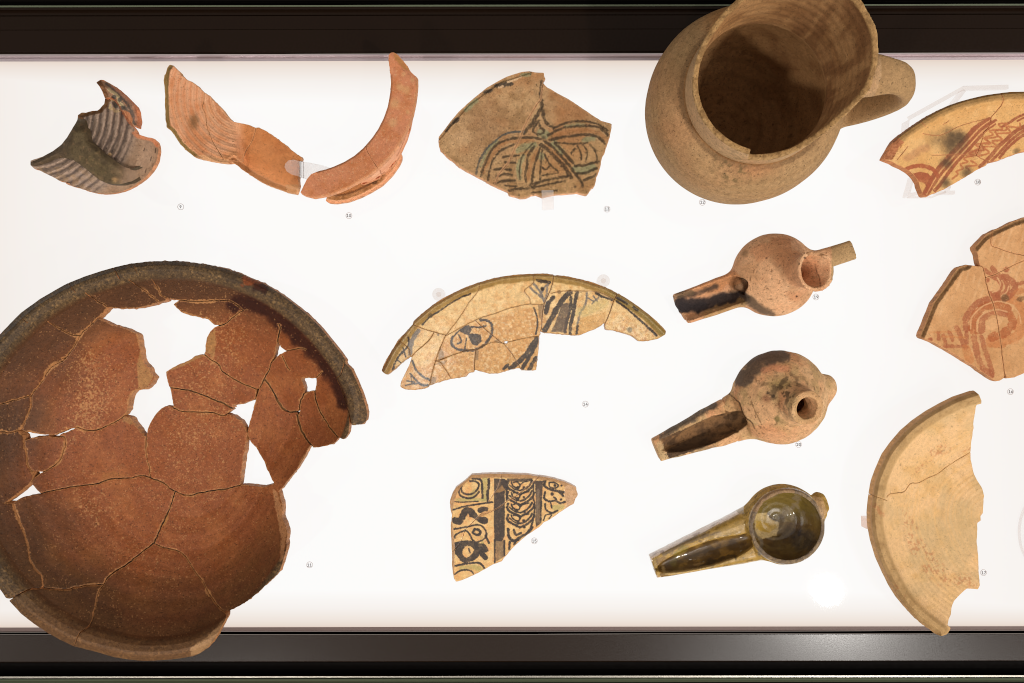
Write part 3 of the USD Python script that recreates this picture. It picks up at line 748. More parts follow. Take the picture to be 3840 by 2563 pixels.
# ------------------------------------------------------------------ 14: glazed rim sherd, mended
c14 = Crop(1400, 980, 2.0605)
out14 = c14([(65, 845), (80, 800), (110, 745), (150, 680), (190, 610), (240, 560), (290, 505), (305, 485), (310, 465), (370, 410), (450, 345), (540, 285), (640, 235), (730, 195), (815, 165), (900, 140), (1000, 118), (1100, 105), (1180, 100), (1230, 100), (1240, 97), (1320, 97), (1390, 103), (1400, 112), (1420, 108), (1500, 118), (1600, 140), (1700, 165), (1800, 205), (1880, 245), (1890, 250), (1960, 290), (2040, 345), (2120, 405), (2190, 465), (2240, 515), (2262, 545), (2255, 568), (2200, 600), (2130, 615), (2050, 618), (2030, 600), (1990, 575), (1920, 550), (1850, 535), (1795, 527), (1788, 505), (1785, 475), (1770, 490), (1720, 520), (1660, 545), (1600, 568), (1560, 574), (1500, 570), (1420, 562), (1360, 558), (1310, 550), (1293, 540), (1290, 560), (1280, 590), (1278, 650), (1270, 730), (1262, 800), (1255, 842), (1200, 845), (1145, 840), (1130, 825), (1090, 832), (1020, 850), (960, 868), (900, 870), (840, 855), (790, 840), (775, 855), (740, 862), (720, 890), (670, 900), (605, 910), (540, 925), (480, 945), (435, 960), (420, 975), (370, 990), (320, 995), (270, 993), (230, 985), (207, 970), (215, 930), (240, 880), (265, 830), (285, 785), (297, 745), (288, 738), (240, 770), (195, 810), (150, 850), (110, 877), (90, 870), (70, 855)])
holes14 = [c14([(1008, 625), (1030, 616), (1044, 624), (1028, 642)]), c14([(470, 772), (490, 763), (484, 778)])]
crk14 = [(c14(q), w * .65) for q, w in (([(818, 160), (810, 230), (740, 320), (690, 400), (640, 470), (580, 550), (558, 578)], .8), ([(298, 488), (380, 520), (470, 548), (562, 572)], 1.1), ([(560, 568), (540, 620), (520, 660), (480, 770), (455, 860), (433, 966)], 1.2), ([(470, 548), (440, 600), (390, 650), (330, 700), (292, 745)], 1.2), ([(184, 608), (240, 645), (275, 680), (288, 742)], .9),
         ([(1235, 92), (1238, 165), (1190, 205), (1165, 235), (1210, 290), (1215, 330), (1300, 335), (1322, 325)], .8), ([(1215, 330), (1130, 345), (1030, 370), (940, 405), (850, 430), (790, 455), (700, 500), (620, 545), (555, 580)], .8), ([(1395, 95), (1385, 170), (1365, 230), (1340, 290), (1320, 330), (1305, 420), (1300, 500), (1290, 552)], 1.5), ([(1370, 250), (1440, 235), (1530, 230), (1640, 232), (1720, 235), (1790, 260), (1855, 292)], .8),
         ([(1890, 242), (1860, 300), (1835, 370), (1810, 440), (1782, 500)], 1.6), ([(1290, 578), (1200, 590), (1100, 610), (1030, 630), (1000, 635), (940, 590), (880, 540), (820, 490), (788, 458)], 1.0), ([(1005, 635), (1060, 700), (1110, 780), (1148, 846)], 1.0), ([(478, 776), (560, 745), (640, 715), (720, 690), (790, 685)], 1.3), ([(790, 685), (785, 740), (780, 800), (785, 860)], 1.4), ([(790, 685), (880, 640), (940, 625), (1005, 635)], .8), ([(490, 772), (515, 780), (560, 840), (607, 918)], 1.1))]


def r14(u, v):
    x, y = c14.inv(u, v)
    return np.hypot(x - 1195, y - 1440)


EDGE14 = np.array([(65, 845), (150, 680), (240, 560), (310, 465), (450, 345), (640, 235), (815, 165), (1000, 118), (1230, 98), (1390, 103), (1600, 140), (1800, 205), (1960, 290), (2120, 405), (2262, 545)], float)


def z14(u, v):
    x, y = c14.inv(u, v)
    e = segdist(x, y, EDGE14)
    z = 5 + 20 * (1 - np.clip(e / 800, 0, 1)) ** 2
    return (z + 1.0 * np.exp(-((e - 25) / 25) ** 2) - 2.0 * np.exp(-(e / 12) ** 2)) / 1000


def p14(u, v, d):
    p = Paint(c14, u, v, (222, 186, 128), 14)
    x, y = p.x, p.y
    p.cloud(26, (232, 200, 146), .7); p.cloud(14, (206, 150, 86), .5, seed=2)
    lowm = ss(-10, 30, y - np.interp(x, [430, 560, 790, 940, 1215, 1320, 1900], [800, 590, 470, 415, 345, 380, 480]))
    p.mix(lowm * .75 * (x < 1330), (208, 156, 92)); p.mix(lowm * ss(.45, .6, n2(u, v, 9, 3)) * .55, (190, 132, 70)); p.mix(lowm * ss(.55, .66, n2(u, v, 7, 4)) * .7, (228, 198, 150))
    p.poly([(1600, 440), (1800, 390), (1790, 480), (1600, 570), (1540, 570)], (206, 156, 88), .7, 5)
    e = segdist(x, y, EDGE14)
    p.mix((1 - ss(48, 62, e + p.r2 * 20)) * .9, (152, 116, 58)); p.mix((1 - ss(40, 62, e)) * ss(.45, .65, n2(u, v, 12, 9)) * .6, (176, 142, 84)); p.mix((1 - ss(4, 14, e)) * .5, (176, 116, 70))
    p.mix((1 - ss(40, 66, e)) * ss(1700, 1900, x) * .5, (138, 118, 58))
    k, g = (58, 46, 38), (112, 102, 96)
    for q, w in (([(1270, 150), (1360, 165)], 24), ([(380, 490), (440, 430), (520, 380), (600, 325), (680, 280), (750, 255)], 11), ([(1880, 310), (1950, 360), (2030, 430), (2110, 500), (2190, 575)], 14),
                 ([(612, 585), (605, 640), (640, 675), (700, 690), (780, 685), (840, 660), (890, 610), (915, 555), (915, 490), (880, 460), (830, 455)], 16), ([(615, 590), (660, 540), (720, 500)], 8), ([(755, 510), (830, 510), (870, 500)], 12), ([(660, 570), (680, 620), (650, 640)], 10), ([(720, 600), (705, 690)], 8),
                 ([(1390, 280), (1350, 330), (1335, 400)], 26), ([(1520, 240), (1470, 290), (1430, 350), (1390, 420), (1350, 490), (1320, 540)], 34), ([(1575, 240), (1560, 310), (1545, 400), (1525, 480), (1520, 560)], 22), ([(1525, 280), (1525, 350), (1500, 450), (1480, 550)], 20), ([(1580, 500), (1570, 560)], 14),
                 ([(1240, 360), (1265, 430), (1268, 500), (1255, 565)], 10), ([(1260, 600), (1220, 660), (1180, 720), (1120, 780), (1060, 825)], 30), ([(1270, 620), (1210, 730), (1150, 835)], 22), ([(1260, 750), (1225, 800), (1205, 840)], 28), ([(1010, 830), (1040, 800)], 20),
                 ([(300, 770), (330, 840), (380, 890), (440, 920)], 13), ([(285, 870), (330, 920), (380, 960), (420, 960)], 13), ([(260, 925), (320, 935)], 10), ([(250, 960), (330, 945), (400, 960)], 11), ([(290, 890), (300, 950)], 7), ([(270, 590), (270, 650), (210, 720), (170, 780), (150, 840)], 13), ([(180, 760), (220, 790)], 8), ([(230, 670), (250, 740)], 8), ([(1720, 245), (1770, 275), (1845, 298)], 16), ([(1880, 280), (1960, 330)], 18), ([(2010, 355), (2040, 380)], 18)):
        p.stroke(q, w, k, .93, .45, 2.4)
    for q, w in (([(1210, 200), (1250, 240), (1300, 280), (1320, 315)], 14), ([(1240, 175), (1290, 240), (1320, 310)], 14), ([(1330, 190), (1300, 240)], 14), ([(1345, 180), (1340, 250), (1325, 310)], 14), ([(1650, 250), (1640, 330), (1600, 400), (1580, 480)], 14), ([(1650, 280), (1700, 310)], 9), ([(1700, 270), (1730, 310)], 9), ([(1740, 280), (1690, 330)], 9), ([(350, 535), (310, 590), (290, 650), (285, 720)], 26)):
        p.stroke(q, w, g, .85, .5, 3)
    p.poly([(1450, 330), (1510, 320), (1510, 420), (1490, 550), (1370, 550), (1410, 470), (1440, 380)], (84, 66, 54), .8, 3)
    p.poly([(670, 545), (700, 505), (740, 495), (760, 530), (740, 560), (770, 560), (830, 565), (835, 620), (800, 655), (765, 645), (745, 610), (735, 570), (700, 560)], k, .95, 2)
    for q in ([(515, 660), (550, 720), (545, 755), (500, 775)], [(470, 800), (520, 775), (570, 770), (545, 800)], [(785, 690), (815, 690), (810, 760), (785, 770)], [(440, 890), (490, 900), (480, 945), (440, 955)], [(930, 615), (970, 600), (985, 630), (935, 630)], [(1270, 340), (1320, 335), (1305, 480), (1280, 420)]):
        p.poly(q, (146, 112, 72), .85, 3)
    p.stroke([(1600, 400), (1700, 360), (1780, 330)], 60, (196, 176, 112), .5, .5, 12)
    p.blob(1980, 530, 24, (120, 112, 92), .7); p.blob(1435, 238, 18, (120, 90, 54), .8); p.blob(1305, 215, 16, (40, 28, 20), .9); p.blob(440, 420, 20, (96, 76, 50), .7); p.blob(500, 570, 10, (90, 64, 40), .7)
    p.mix((1 - ss(1.5, 3.5, d)) * .5, (170, 124, 78))
    return p.lin()


sherd_thing('pottery_sherd', 'long curved cream glazed rim sherd with a dark painted roundel, mended from many pieces', 'sherd', out14, holes14, crk14, z14, .006, p14, M_GLAZE, (176, 128, 82), ((120, 84, 48), (74, 50, 30)), step=2.3, amp=1.3, seed=14,
            keep=lambda u, v: np.where(r14(u, v) > 1200, .4, 1.), chip=2.0)

# ------------------------------------------------------------------ 15: black painted sherd
c15 = Crop(1640, 1740, 3.267)
out15 = c15([(420, 138), (540, 130), (680, 126), (800, 124), (950, 128), (1100, 135), (1245, 155), (1330, 165), (1450, 190), (1560, 222), (1640, 260), (1700, 292), (1705, 340), (1720, 385), (1690, 430), (1670, 490), (1620, 515), (1560, 555), (1480, 610), (1380, 680), (1300, 720), (1250, 775), (1180, 820), (1090, 880), (1000, 960), (930, 1025), (880, 1080), (860, 1110), (820, 1150), (790, 1195), (700, 1225), (600, 1280), (500, 1335), (400, 1385), (300, 1425), (230, 1447), (205, 1410), (190, 1330), (180, 1230), (182, 1100), (175, 1000), (170, 880), (165, 760), (180, 640), (160, 540), (155, 460), (170, 410), (195, 350), (230, 290), (310, 235), (370, 185)])
G15 = Polygon([(430, 178), (700, 172), (1000, 178), (1180, 184), (1290, 204), (1400, 214), (1500, 240), (1560, 285), (1558, 400), (1582, 500), (1560, 545), (1475, 605), (1375, 674), (1295, 714), (1245, 768), (1175, 812), (1085, 872), (995, 950), (925, 1015), (872, 1070), (815, 1140), (785, 1180), (695, 1216), (500, 1325), (300, 1416), (228, 1440), (205, 1380), (212, 1250), (218, 1000), (188, 720), (190, 560), (215, 440), (250, 350), (300, 280), (390, 205)])
G15r = np.asarray(G15.exterior.coords)


def g15(u, v):
    x, y = c15.inv(u, v)
    return np.where(shapely.contains_xy(G15, x, y), 0, segdist(x, y, G15r))


def z15(u, v):
    x, y = c15.inv(u, v)
    return (9 + .9 * ((x - 800) / 700) ** 2 + 1.5 * ((y - 1300) / 1200) ** 2 - g15(u, v) / 3.267 * K * 1000 * .55) / 1000


def p15(u, v, d):
    p = Paint(c15, u, v, (226, 182, 116), 15)
    p.cloud(14, (222, 158, 96), .6); p.cloud(20, (234, 200, 140), .6, seed=4)
    k, gn, gy = (54, 42, 36), (176, 162, 96), (112, 86, 62)
    for q, w in (([(585, 200), (580, 420)], 60), ([(240, 440), (420, 440), (600, 440)], 34), ([(400, 395), (470, 330)], 40), ([(300, 1280), (420, 1265), (520, 1290)], 50), ([(560, 1020), (540, 900)], 30), ([(1440, 540), (1520, 520)], 60)):
        p.stroke(q, w, gn, .7, .5, 6)
    p.poly([(695, 180), (832, 185), (826, 400), (826, 880), (795, 950), (700, 945), (692, 700)], (64, 50, 42), .97, 2, 5, .12)
    p.poly([(715, 945), (812, 945), (812, 1140), (722, 1200)], gy, .75, 3)
    p.poly([(692, 930), (716, 940), (716, 1216), (693, 1222)], k, .95, 2); p.poly([(808, 930), (832, 935), (832, 1128), (812, 1138)], k, .95, 2)
    p.poly([(1195, 205), (1292, 208), (1286, 400), (1274, 720), (1212, 775), (1200, 700), (1205, 400)], (72, 56, 46), .92, 2, 6, .3)
    p.stroke([(1235, 330), (1225, 520), (1230, 700)], 26, (150, 124, 98), .6, .9, 5)
    p.poly([(850, 180), (1165, 180), (1165, 212), (1000, 224), (860, 212)], (72, 56, 44), .93, 2)
    S = [([(300, 270), (268, 320), (275, 380), (330, 412), (400, 422), (460, 400), (512, 345)], 20), ([(290, 310), (310, 350), (370, 375), (440, 360), (490, 310), (510, 255), (470, 218), (400, 212)], 20), ([(430, 178), (520, 190), (545, 230), (550, 320), (555, 420)], 22), ([(630, 190), (630, 280), (615, 360), (620, 460)], 26),
         ([(210, 465), (300, 470), (400, 465), (500, 460)], 12), ([(190, 565), (300, 530), (400, 510), (500, 495), (600, 480), (675, 470)], 18),
         ([(218, 690), (285, 705), (308, 640), (350, 575), (400, 572), (440, 620), (500, 665), (575, 695)], 68), ([(525, 570), (560, 558), (600, 555)], 52),
         ([(205, 800), (300, 785), (380, 770), (450, 750), (530, 755), (580, 800), (602, 860), (595, 900), (540, 940), (480, 960), (430, 930), (400, 870), (350, 820), (280, 840), (215, 880), (215, 910)], 18), ([(440, 835), (460, 800), (510, 815), (530, 850), (490, 870), (440, 850), (440, 835)], 26), ([(590, 880), (632, 970)], 22),
         ([(225, 1000), (320, 978), (430, 985), (482, 1040), (462, 1110), (400, 1165), (340, 1178), (280, 1130), (262, 1060), (300, 1005)], 66), ([(480, 1000), (560, 1010), (585, 1050)], 60), ([(530, 1080), (590, 1148)], 50), ([(385, 1040), (400, 1090)], 16),
         ([(220, 1250), (320, 1230), (430, 1215), (520, 1220), (575, 1275)], 20), ([(215, 1350), (280, 1310), (360, 1300), (420, 1320), (452, 1362)], 17)]
    for y in (292, 420, 562, 696):
        S += [([(866, y - 72), (856, y - 20), (880, y + 15), (940, y + 48), (1012, y + 84)], 24), ([(908, y - 66), (925, y - 22), (985, y + 6), (1012, y - 30), (978, y - 70), (935, y - 66)], 17), ([(1012, y - 30), (1055, y - 66), (1120, y - 80)], 15),
              ([(1018, y + 36), (1085, y + 8), (1135, y - 40), (1160, y - 86)], 20), ([(1015, y + 84), (1100, y + 42), (1168, y - 18), (1186, y - 66)], 22), ([(885, y - 30), (950, y + 22), (1018, y + 36)], 14)]
    S += [([(868, 800), (882, 900), (950, 950), (1020, 895), (1100, 850), (1160, 780)], 28), ([(940, 810), (960, 870), (1020, 850)], 24), ([(885, 960), (880, 1048)], 24), ([(940, 990), (985, 930)], 20), ([(1182, 220), (1175, 400), (1192, 500), (1182, 640), (1150, 770)], 18), ([(842, 210), (845, 330), (852, 440)], 22),
          ([(1320, 212), (1313, 270), (1370, 308), (1440, 328), (1552, 350)], 26), ([(1370, 230), (1380, 285), (1450, 298), (1482, 262), (1430, 230), (1375, 228)], 15), ([(1320, 350), (1308, 420), (1370, 460), (1440, 450), (1500, 480), (1565, 470)], 22), ([(1320, 490), (1330, 560), (1400, 600), (1470, 572)], 20), ([(1390, 480), (1400, 540)], 14), ([(1300, 690), (1330, 630), (1400, 610)], 14), ([(1370, 670), (1400, 630)], 12), ([(1270, 420), (1268, 700)], 16), ([(1480, 330), (1540, 390)], 26), ([(1430, 410), (1460, 440)], 18)]
    for q, w in S:
        p.stroke(q, w, k, .95, .4, 2.2, .2)
    for x, y, r in ((985, 295, 26), (1060, 290, 20), (985, 430, 26), (1060, 410, 18), (970, 575, 26), (1070, 590, 20), (990, 725, 24), (1065, 775, 20), (1440, 265, 20), (1522, 268, 16), (1408, 372, 24), (1515, 440, 18), (1060, 700, 26)):
        p.blob(x, y, r, k, .93)
    p.poly([(792, 262), (832, 320), (765, 352), (706, 352)], (160, 118, 70), .95, 2)
    p.poly([(500, 650), (540, 600), (640, 570), (700, 565), (640, 600), (560, 640)], (178, 126, 70), .8, 2)
    g = g15(u, v)
    p.mix(ss(0, 8, g + p.r1 * 10) * .97, (200, 156, 112)); p.mix(ss(4, 10, g) * ss(.45, .65, n2(u, v, 9, 8)) * .5, (178, 132, 88))
    p.mix((1 - ss(1.2, 2.6, d)) * (p.x > 400) * .6, (206, 158, 112))
    return p.lin()


sherd_thing('pottery_sherd', 'pentagonal buff sherd with glossy black painted bands, hearts and curls', 'sherd', out15, [], [(c15(q), w) for q, w in (([(795, 118), (770, 200), (740, 290), (690, 370), (630, 460)], .55), ([(1250, 150), (1190, 210), (1090, 290), (1000, 370), (900, 430), (840, 470), (760, 530), (690, 570), (600, 610), (540, 610), (500, 650), (430, 720), (350, 800), (320, 870), (290, 950), (230, 1030), (175, 1095)], .7))],
            z15, .008, p15, M_BLACKGLAZE, (206, 158, 114), ((150, 108, 64), (104, 72, 42)), step=1.9, amp=1.0, seed=15, chip=1.2)

# ------------------------------------------------------------------ 16: sherd with red spiral
c16 = Crop(3400, 780, 2.1773)
out16 = c16([(110, 1045), (140, 970), (190, 850), (220, 770), (280, 690), (350, 590), (400, 510), (430, 482), (490, 467), (540, 472), (590, 478), (600, 470), (590, 440), (580, 380), (560, 340), (555, 318), (580, 290), (640, 230), (660, 210), (720, 180), (780, 160), (860, 115), (958, 80), (1100, 40), (1190, 300), (1210, 700), (1150, 1200), (1000, 1330), (958, 1350), (880, 1385), (815, 1392), (800, 1350), (790, 1395), (760, 1412), (730, 1415), (700, 1400), (640, 1360), (560, 1300), (480, 1255), (400, 1200), (320, 1155), (220, 1100), (150, 1070), (120, 1060)])


def e16(x, y):
    return np.minimum(segdist(x, y, np.array([(110, 1045), (220, 770), (350, 590), (430, 482), (490, 467)], float)), segdist(x, y, np.array([(555, 318), (640, 225), (720, 180), (860, 115), (1100, 40)], float)))


def z16(u, v):
    x, y = c16.inv(u, v)
    e = e16(x, y)
    return (10 + 8 * (np.hypot(x - 850, y - 950) / 850) ** 2 - (1 - ss(10, 46, e)) * 3.2) / 1000


def p16(u, v, d):
    p = Paint(c16, u, v, (206, 156, 106), 16)
    x, y = p.x, p.y
    p.cloud(40, (216, 168, 118), .7); p.cloud(60, (192, 138, 88), .5, seed=3)
    st = np.sin((x * .82 + y * .28) / 7.5 + 4 * n2(u, v, 50, 5))
    p.mix(ss(.2, .9, st) * (1 - ss(850, 1000, y)) * .3 * ss(.4, .6, n2(u, v, 30, 6)), (230, 190, 146))
    r, o, cr_ = (164, 92, 60), (194, 122, 72), (216, 168, 120)
    S = [([(740, 740), (830, 735), (900, 770), (940, 850), (940, 950), (900, 1040), (800, 1090), (690, 1090)], 74, o, .8), ([(490, 990), (482, 930), (500, 870), (550, 800), (620, 762), (690, 742), (740, 740)], 50, r, .95), ([(545, 1010), (540, 920), (590, 850), (660, 805), (740, 795), (820, 830), (860, 900), (850, 970), (790, 1030), (700, 1050)], 62, (170, 92, 52), .9), ([(610, 1000), (620, 920), (670, 870), (740, 850), (800, 870)], 50, r, .85),
         ([(680, 700), (740, 690), (770, 640), (750, 590), (700, 560), (640, 505)], 30, r, .95), ([(740, 720), (800, 690), (825, 640), (800, 590), (740, 540), (700, 490)], 36, r, .95), ([(800, 745), (860, 700), (885, 650), (850, 590), (790, 560)], 46, r, .95), ([(900, 620), (1000, 605)], 26, r, .9), ([(920, 750), (1000, 725)], 36, (120, 84, 52), .9), ([(890, 690), (940, 680)], 40, o, .7),
         ([(260, 1020), (260, 1070)], 28, r, .9), ([(300, 1040), (320, 1130)], 30, r, .9), ([(350, 1020), (375, 1080)], 32, r, .9), ([(410, 980), (440, 1060), (480, 1140)], 44, r, .9), ([(490, 1020), (490, 1100)], 34, r, .9), ([(290, 1050), (480, 1060)], 16, o, .8), ([(310, 1130), (480, 1130)], 26, r, .85), ([(480, 1150), (520, 1240)], 66, o, .8), ([(550, 1060), (580, 1200), (620, 1300), (690, 1370)], 50, r, .85), ([(610, 1060), (640, 1160), (680, 1280), (700, 1370)], 38, r, .85), ([(180, 1020), (420, 1010)], 14, o, .5), ([(640, 1130), (760, 1110), (900, 1100)], 26, o, .45)]
    for q, w, c, al in S:
        p.stroke(q, w * .9, c, al * .8, .4, 3, .45)
    for q in ([(522, 990), (530, 900), (600, 820), (680, 778), (760, 765), (850, 790), (915, 860), (932, 940)], [(575, 1010), (580, 920), (640, 860), (740, 832), (820, 850)], [(700, 690), (745, 670), (765, 620), (740, 570)], [(770, 722), (815, 690), (835, 640)]):
        p.stroke(q, 9, cr_, .85)
    p.poly([(645, 990), (655, 930), (690, 900), (760, 892), (785, 920), (760, 970), (700, 1000)], (218, 168, 118), .95, 3)
    p.blob(810, 505, 26, r, .9); p.blob(658, 592, 24, r, .85); p.blob(195, 1075, 20, r, .9); p.blob(800, 735, 34, (112, 82, 52), .7)
    pm = (p.col[:, 0] < 195)
    p.mix(pm * ss(.68, .74, n2(u, v, 4, 12)) * .7, (210, 160, 112))
    e = e16(x, y)
    p.mix((1 - ss(36, 44, e + p.r1 * 16)) * .95, (156, 118, 78)); p.mix((1 - ss(36, 44, e)) * ss(.45, .6, n2(u, v, 7, 9)) * .6, (124, 90, 56))
    p.mix((1 - ss(2, 5, d)) * .6, (206, 150, 102))
    return p.lin()


sherd_thing('pottery_sherd', 'peach sherd with a red-brown painted spiral and flower, cut off by the right picture edge', 'sherd', out16, [], [(c16(q), w) for q, w in (([(585, 474), (620, 480), (640, 560), (650, 620), (670, 690), (700, 770), (730, 870), (750, 980), (765, 1080), (780, 1200), (795, 1320), (800, 1400)], 1.2), ([(640, 570), (720, 545), (800, 505), (870, 470), (958, 430), (1230, 320)], .8), ([(700, 175), (688, 255), (690, 305), (760, 335), (850, 365), (958, 390), (1230, 450)], .9))],
            z16, .0065, p16, M_SMOOTH, (190, 136, 92), ((96, 62, 36), (66, 42, 26)), step=2.3, amp=1.5, seed=16, chip=2.0)

# ------------------------------------------------------------------ 17: plain buff plate half
c17 = Crop(3180, 1420, 1.568)
out17 = c17([(745, 75), (770, 95), (785, 130), (783, 148), (755, 155), (745, 210), (735, 265), (738, 290), (725, 370), (720, 430), (722, 480), (740, 560), (760, 600), (790, 650), (800, 690), (795, 740), (792, 790), (778, 810), (782, 835), (760, 850), (760, 900), (757, 960), (765, 1050), (768, 1130), (775, 1215), (765, 1240), (700, 1235), (680, 1250), (640, 1290), (622, 1310), (610, 1340), (605, 1390), (590, 1420), (585, 1450), (603, 1465), (600, 1480), (580, 1505), (550, 1515), (520, 1505), (460, 1460), (400, 1410), (350, 1355), (300, 1295), (260, 1230), (220, 1150), (180, 1060), (150, 960), (135, 880), (130, 800), (135, 740), (142, 685), (155, 610), (180, 540), (220, 450), (270, 380), (330, 310), (400, 250), (480, 195), (560, 150), (640, 110)])
EDGE17 = spline(np.array([(745, 75), (640, 110), (560, 150), (480, 195), (400, 250), (330, 310), (270, 380), (220, 450), (180, 540), (155, 610), (135, 740), (130, 800), (135, 880), (150, 960), (180, 1060), (220, 1150), (300, 1295), (400, 1410), (520, 1505)], float), step=40)


def z17(u, v):
    x, y = c17.inv(u, v)
    e = segdist(x, y, EDGE17)
    z = np.interp(e, [0, 8, 30, 55, 72, 82, 100, 200, 330, 420, 800], [25, 28, 31, 30, 27, 24.5, 23, 17, 10.5, 8.5, 7.5])
    return (z + .12 * np.sin(e / 4.5) * ss(90, 130, e)) / 1000


def p17(u, v, d):
    p = Paint(c17, u, v, (224, 184, 134), 17)
    p.cloud(70, (222, 182, 126), .6); p.cloud(40, (206, 160, 98), .5, seed=3); p.cloud(120, (196, 166, 120), .6, seed=5)
    e = segdist(p.x, p.y, EDGE17)
    rg = n2(e * 6, v * .05 + u * .02, 40, 7)
    p.mix(ss(.5, .75, rg) * .35 * ss(80, 120, e), (228, 180, 116))
    p.mix((1 - ss(66, 80, e)) * .75, (178, 142, 94)); p.mix((1 - ss(50, 80, e)) * ss(.45, .7, n2(u, v, 30, 8)) * .5, (152, 116, 72)); p.mix((1 - ss(2, 12, e)) * .5, (206, 156, 112))
    m = np.zeros(len(u))
    for q, w in (([(350, 820), (360, 930), (400, 1020), (460, 1010), (520, 1090)], 70), ([(470, 1110), (560, 1190), (640, 1190), (760, 1190)], 90), ([(500, 430), (580, 410)], 70), ([(340, 780), (390, 880)], 50), ([(410, 540), (480, 490)], 40), ([(420, 960), (470, 1030), (560, 1120)], 50), ([(660, 450), (710, 410)], 30), ([(150, 740), (200, 800)], 40), ([(230, 1180), (320, 1280)], 40)):
        m = np.maximum(m, 1 - ss(w * .2, w * .6, segdist(p.x, p.y, np.array(q, float))))
    p.mix(m * ss(.52, .62, n2(u, v, 9, 11) + .04 * np.sin(e / 3)) * .45, (178, 112, 72))
    p.specks((130, 104, 70), .75, 6, .4, None, 4)
    p.mix((1 - ss(1.5, 3.5, d)) * .5, (204, 158, 104))
    return p.lin()


sherd_thing('pottery_sherd', 'plain buff half of a shallow plate with a thick rolled rim, number 17 beside it', 'sherd', out17, [], [(c17(q), w) for q, w in (([(128, 683), (180, 700), (228, 718)], 1.0), ([(228, 698), (245, 680), (290, 672), (330, 665), (370, 617), (410, 615), (470, 585), (525, 562), (580, 520), (650, 475), (730, 428)], .9))],
            z17, .006, p17, M_SMOOTH, (206, 160, 108), ((80, 56, 34), (60, 42, 26)), step=2.6, amp=1.5, seed=17, keep=lambda u, v: np.where(segdist(*c17.inv(u, v), EDGE17) < 40, .3, 1.), chip=2.0)

# ------------------------------------------------------------------ 18: plate rim with red bands
c18 = Crop(3280, 280, 3.266)
out18 = c18([(107, 1030), (120, 1000), (160, 930), (200, 860), (240, 800), (300, 745), (380, 690), (460, 630), (560, 565), (680, 490), (800, 430), (920, 375), (1050, 330), (1200, 290), (1350, 255), (1530, 230), (1650, 215), (1829, 212), (2100, 230), (2400, 330), (2300, 700), (2000, 900), (1829, 940), (1700, 980), (1600, 1020), (1500, 1055), (1420, 1077), (1380, 1055), (1375, 1085), (1370, 1110), (1280, 1155), (1200, 1200), (1120, 1250), (1040, 1295), (960, 1345), (860, 1400), (740, 1450), (660, 1485), (620, 1490), (595, 1480), (575, 1430), (550, 1370), (540, 1320), (510, 1270), (470, 1220), (420, 1180), (350, 1140), (280, 1110), (220, 1075), (150, 1050)])
EDGE18 = spline(np.array([(230, 810), (300, 745), (460, 630), (680, 490), (920, 375), (1200, 290), (1530, 230), (1829, 212), (2100, 230), (2400, 330)], float), step=60)


def z18(u, v):
    x, y = c18.inv(u, v)
    e = segdist(x, y, EDGE18)
    z = np.interp(e, [0, 20, 60, 100, 135, 170, 400, 900], [36, 39, 40, 38, 35, 34, 29, 23])
    br = shapely.contains_xy(Polygon([(100, 1030), (240, 795), (290, 780), (360, 830), (300, 890), (210, 1040)]), x, y)
    return (z - br * .3) / 1000


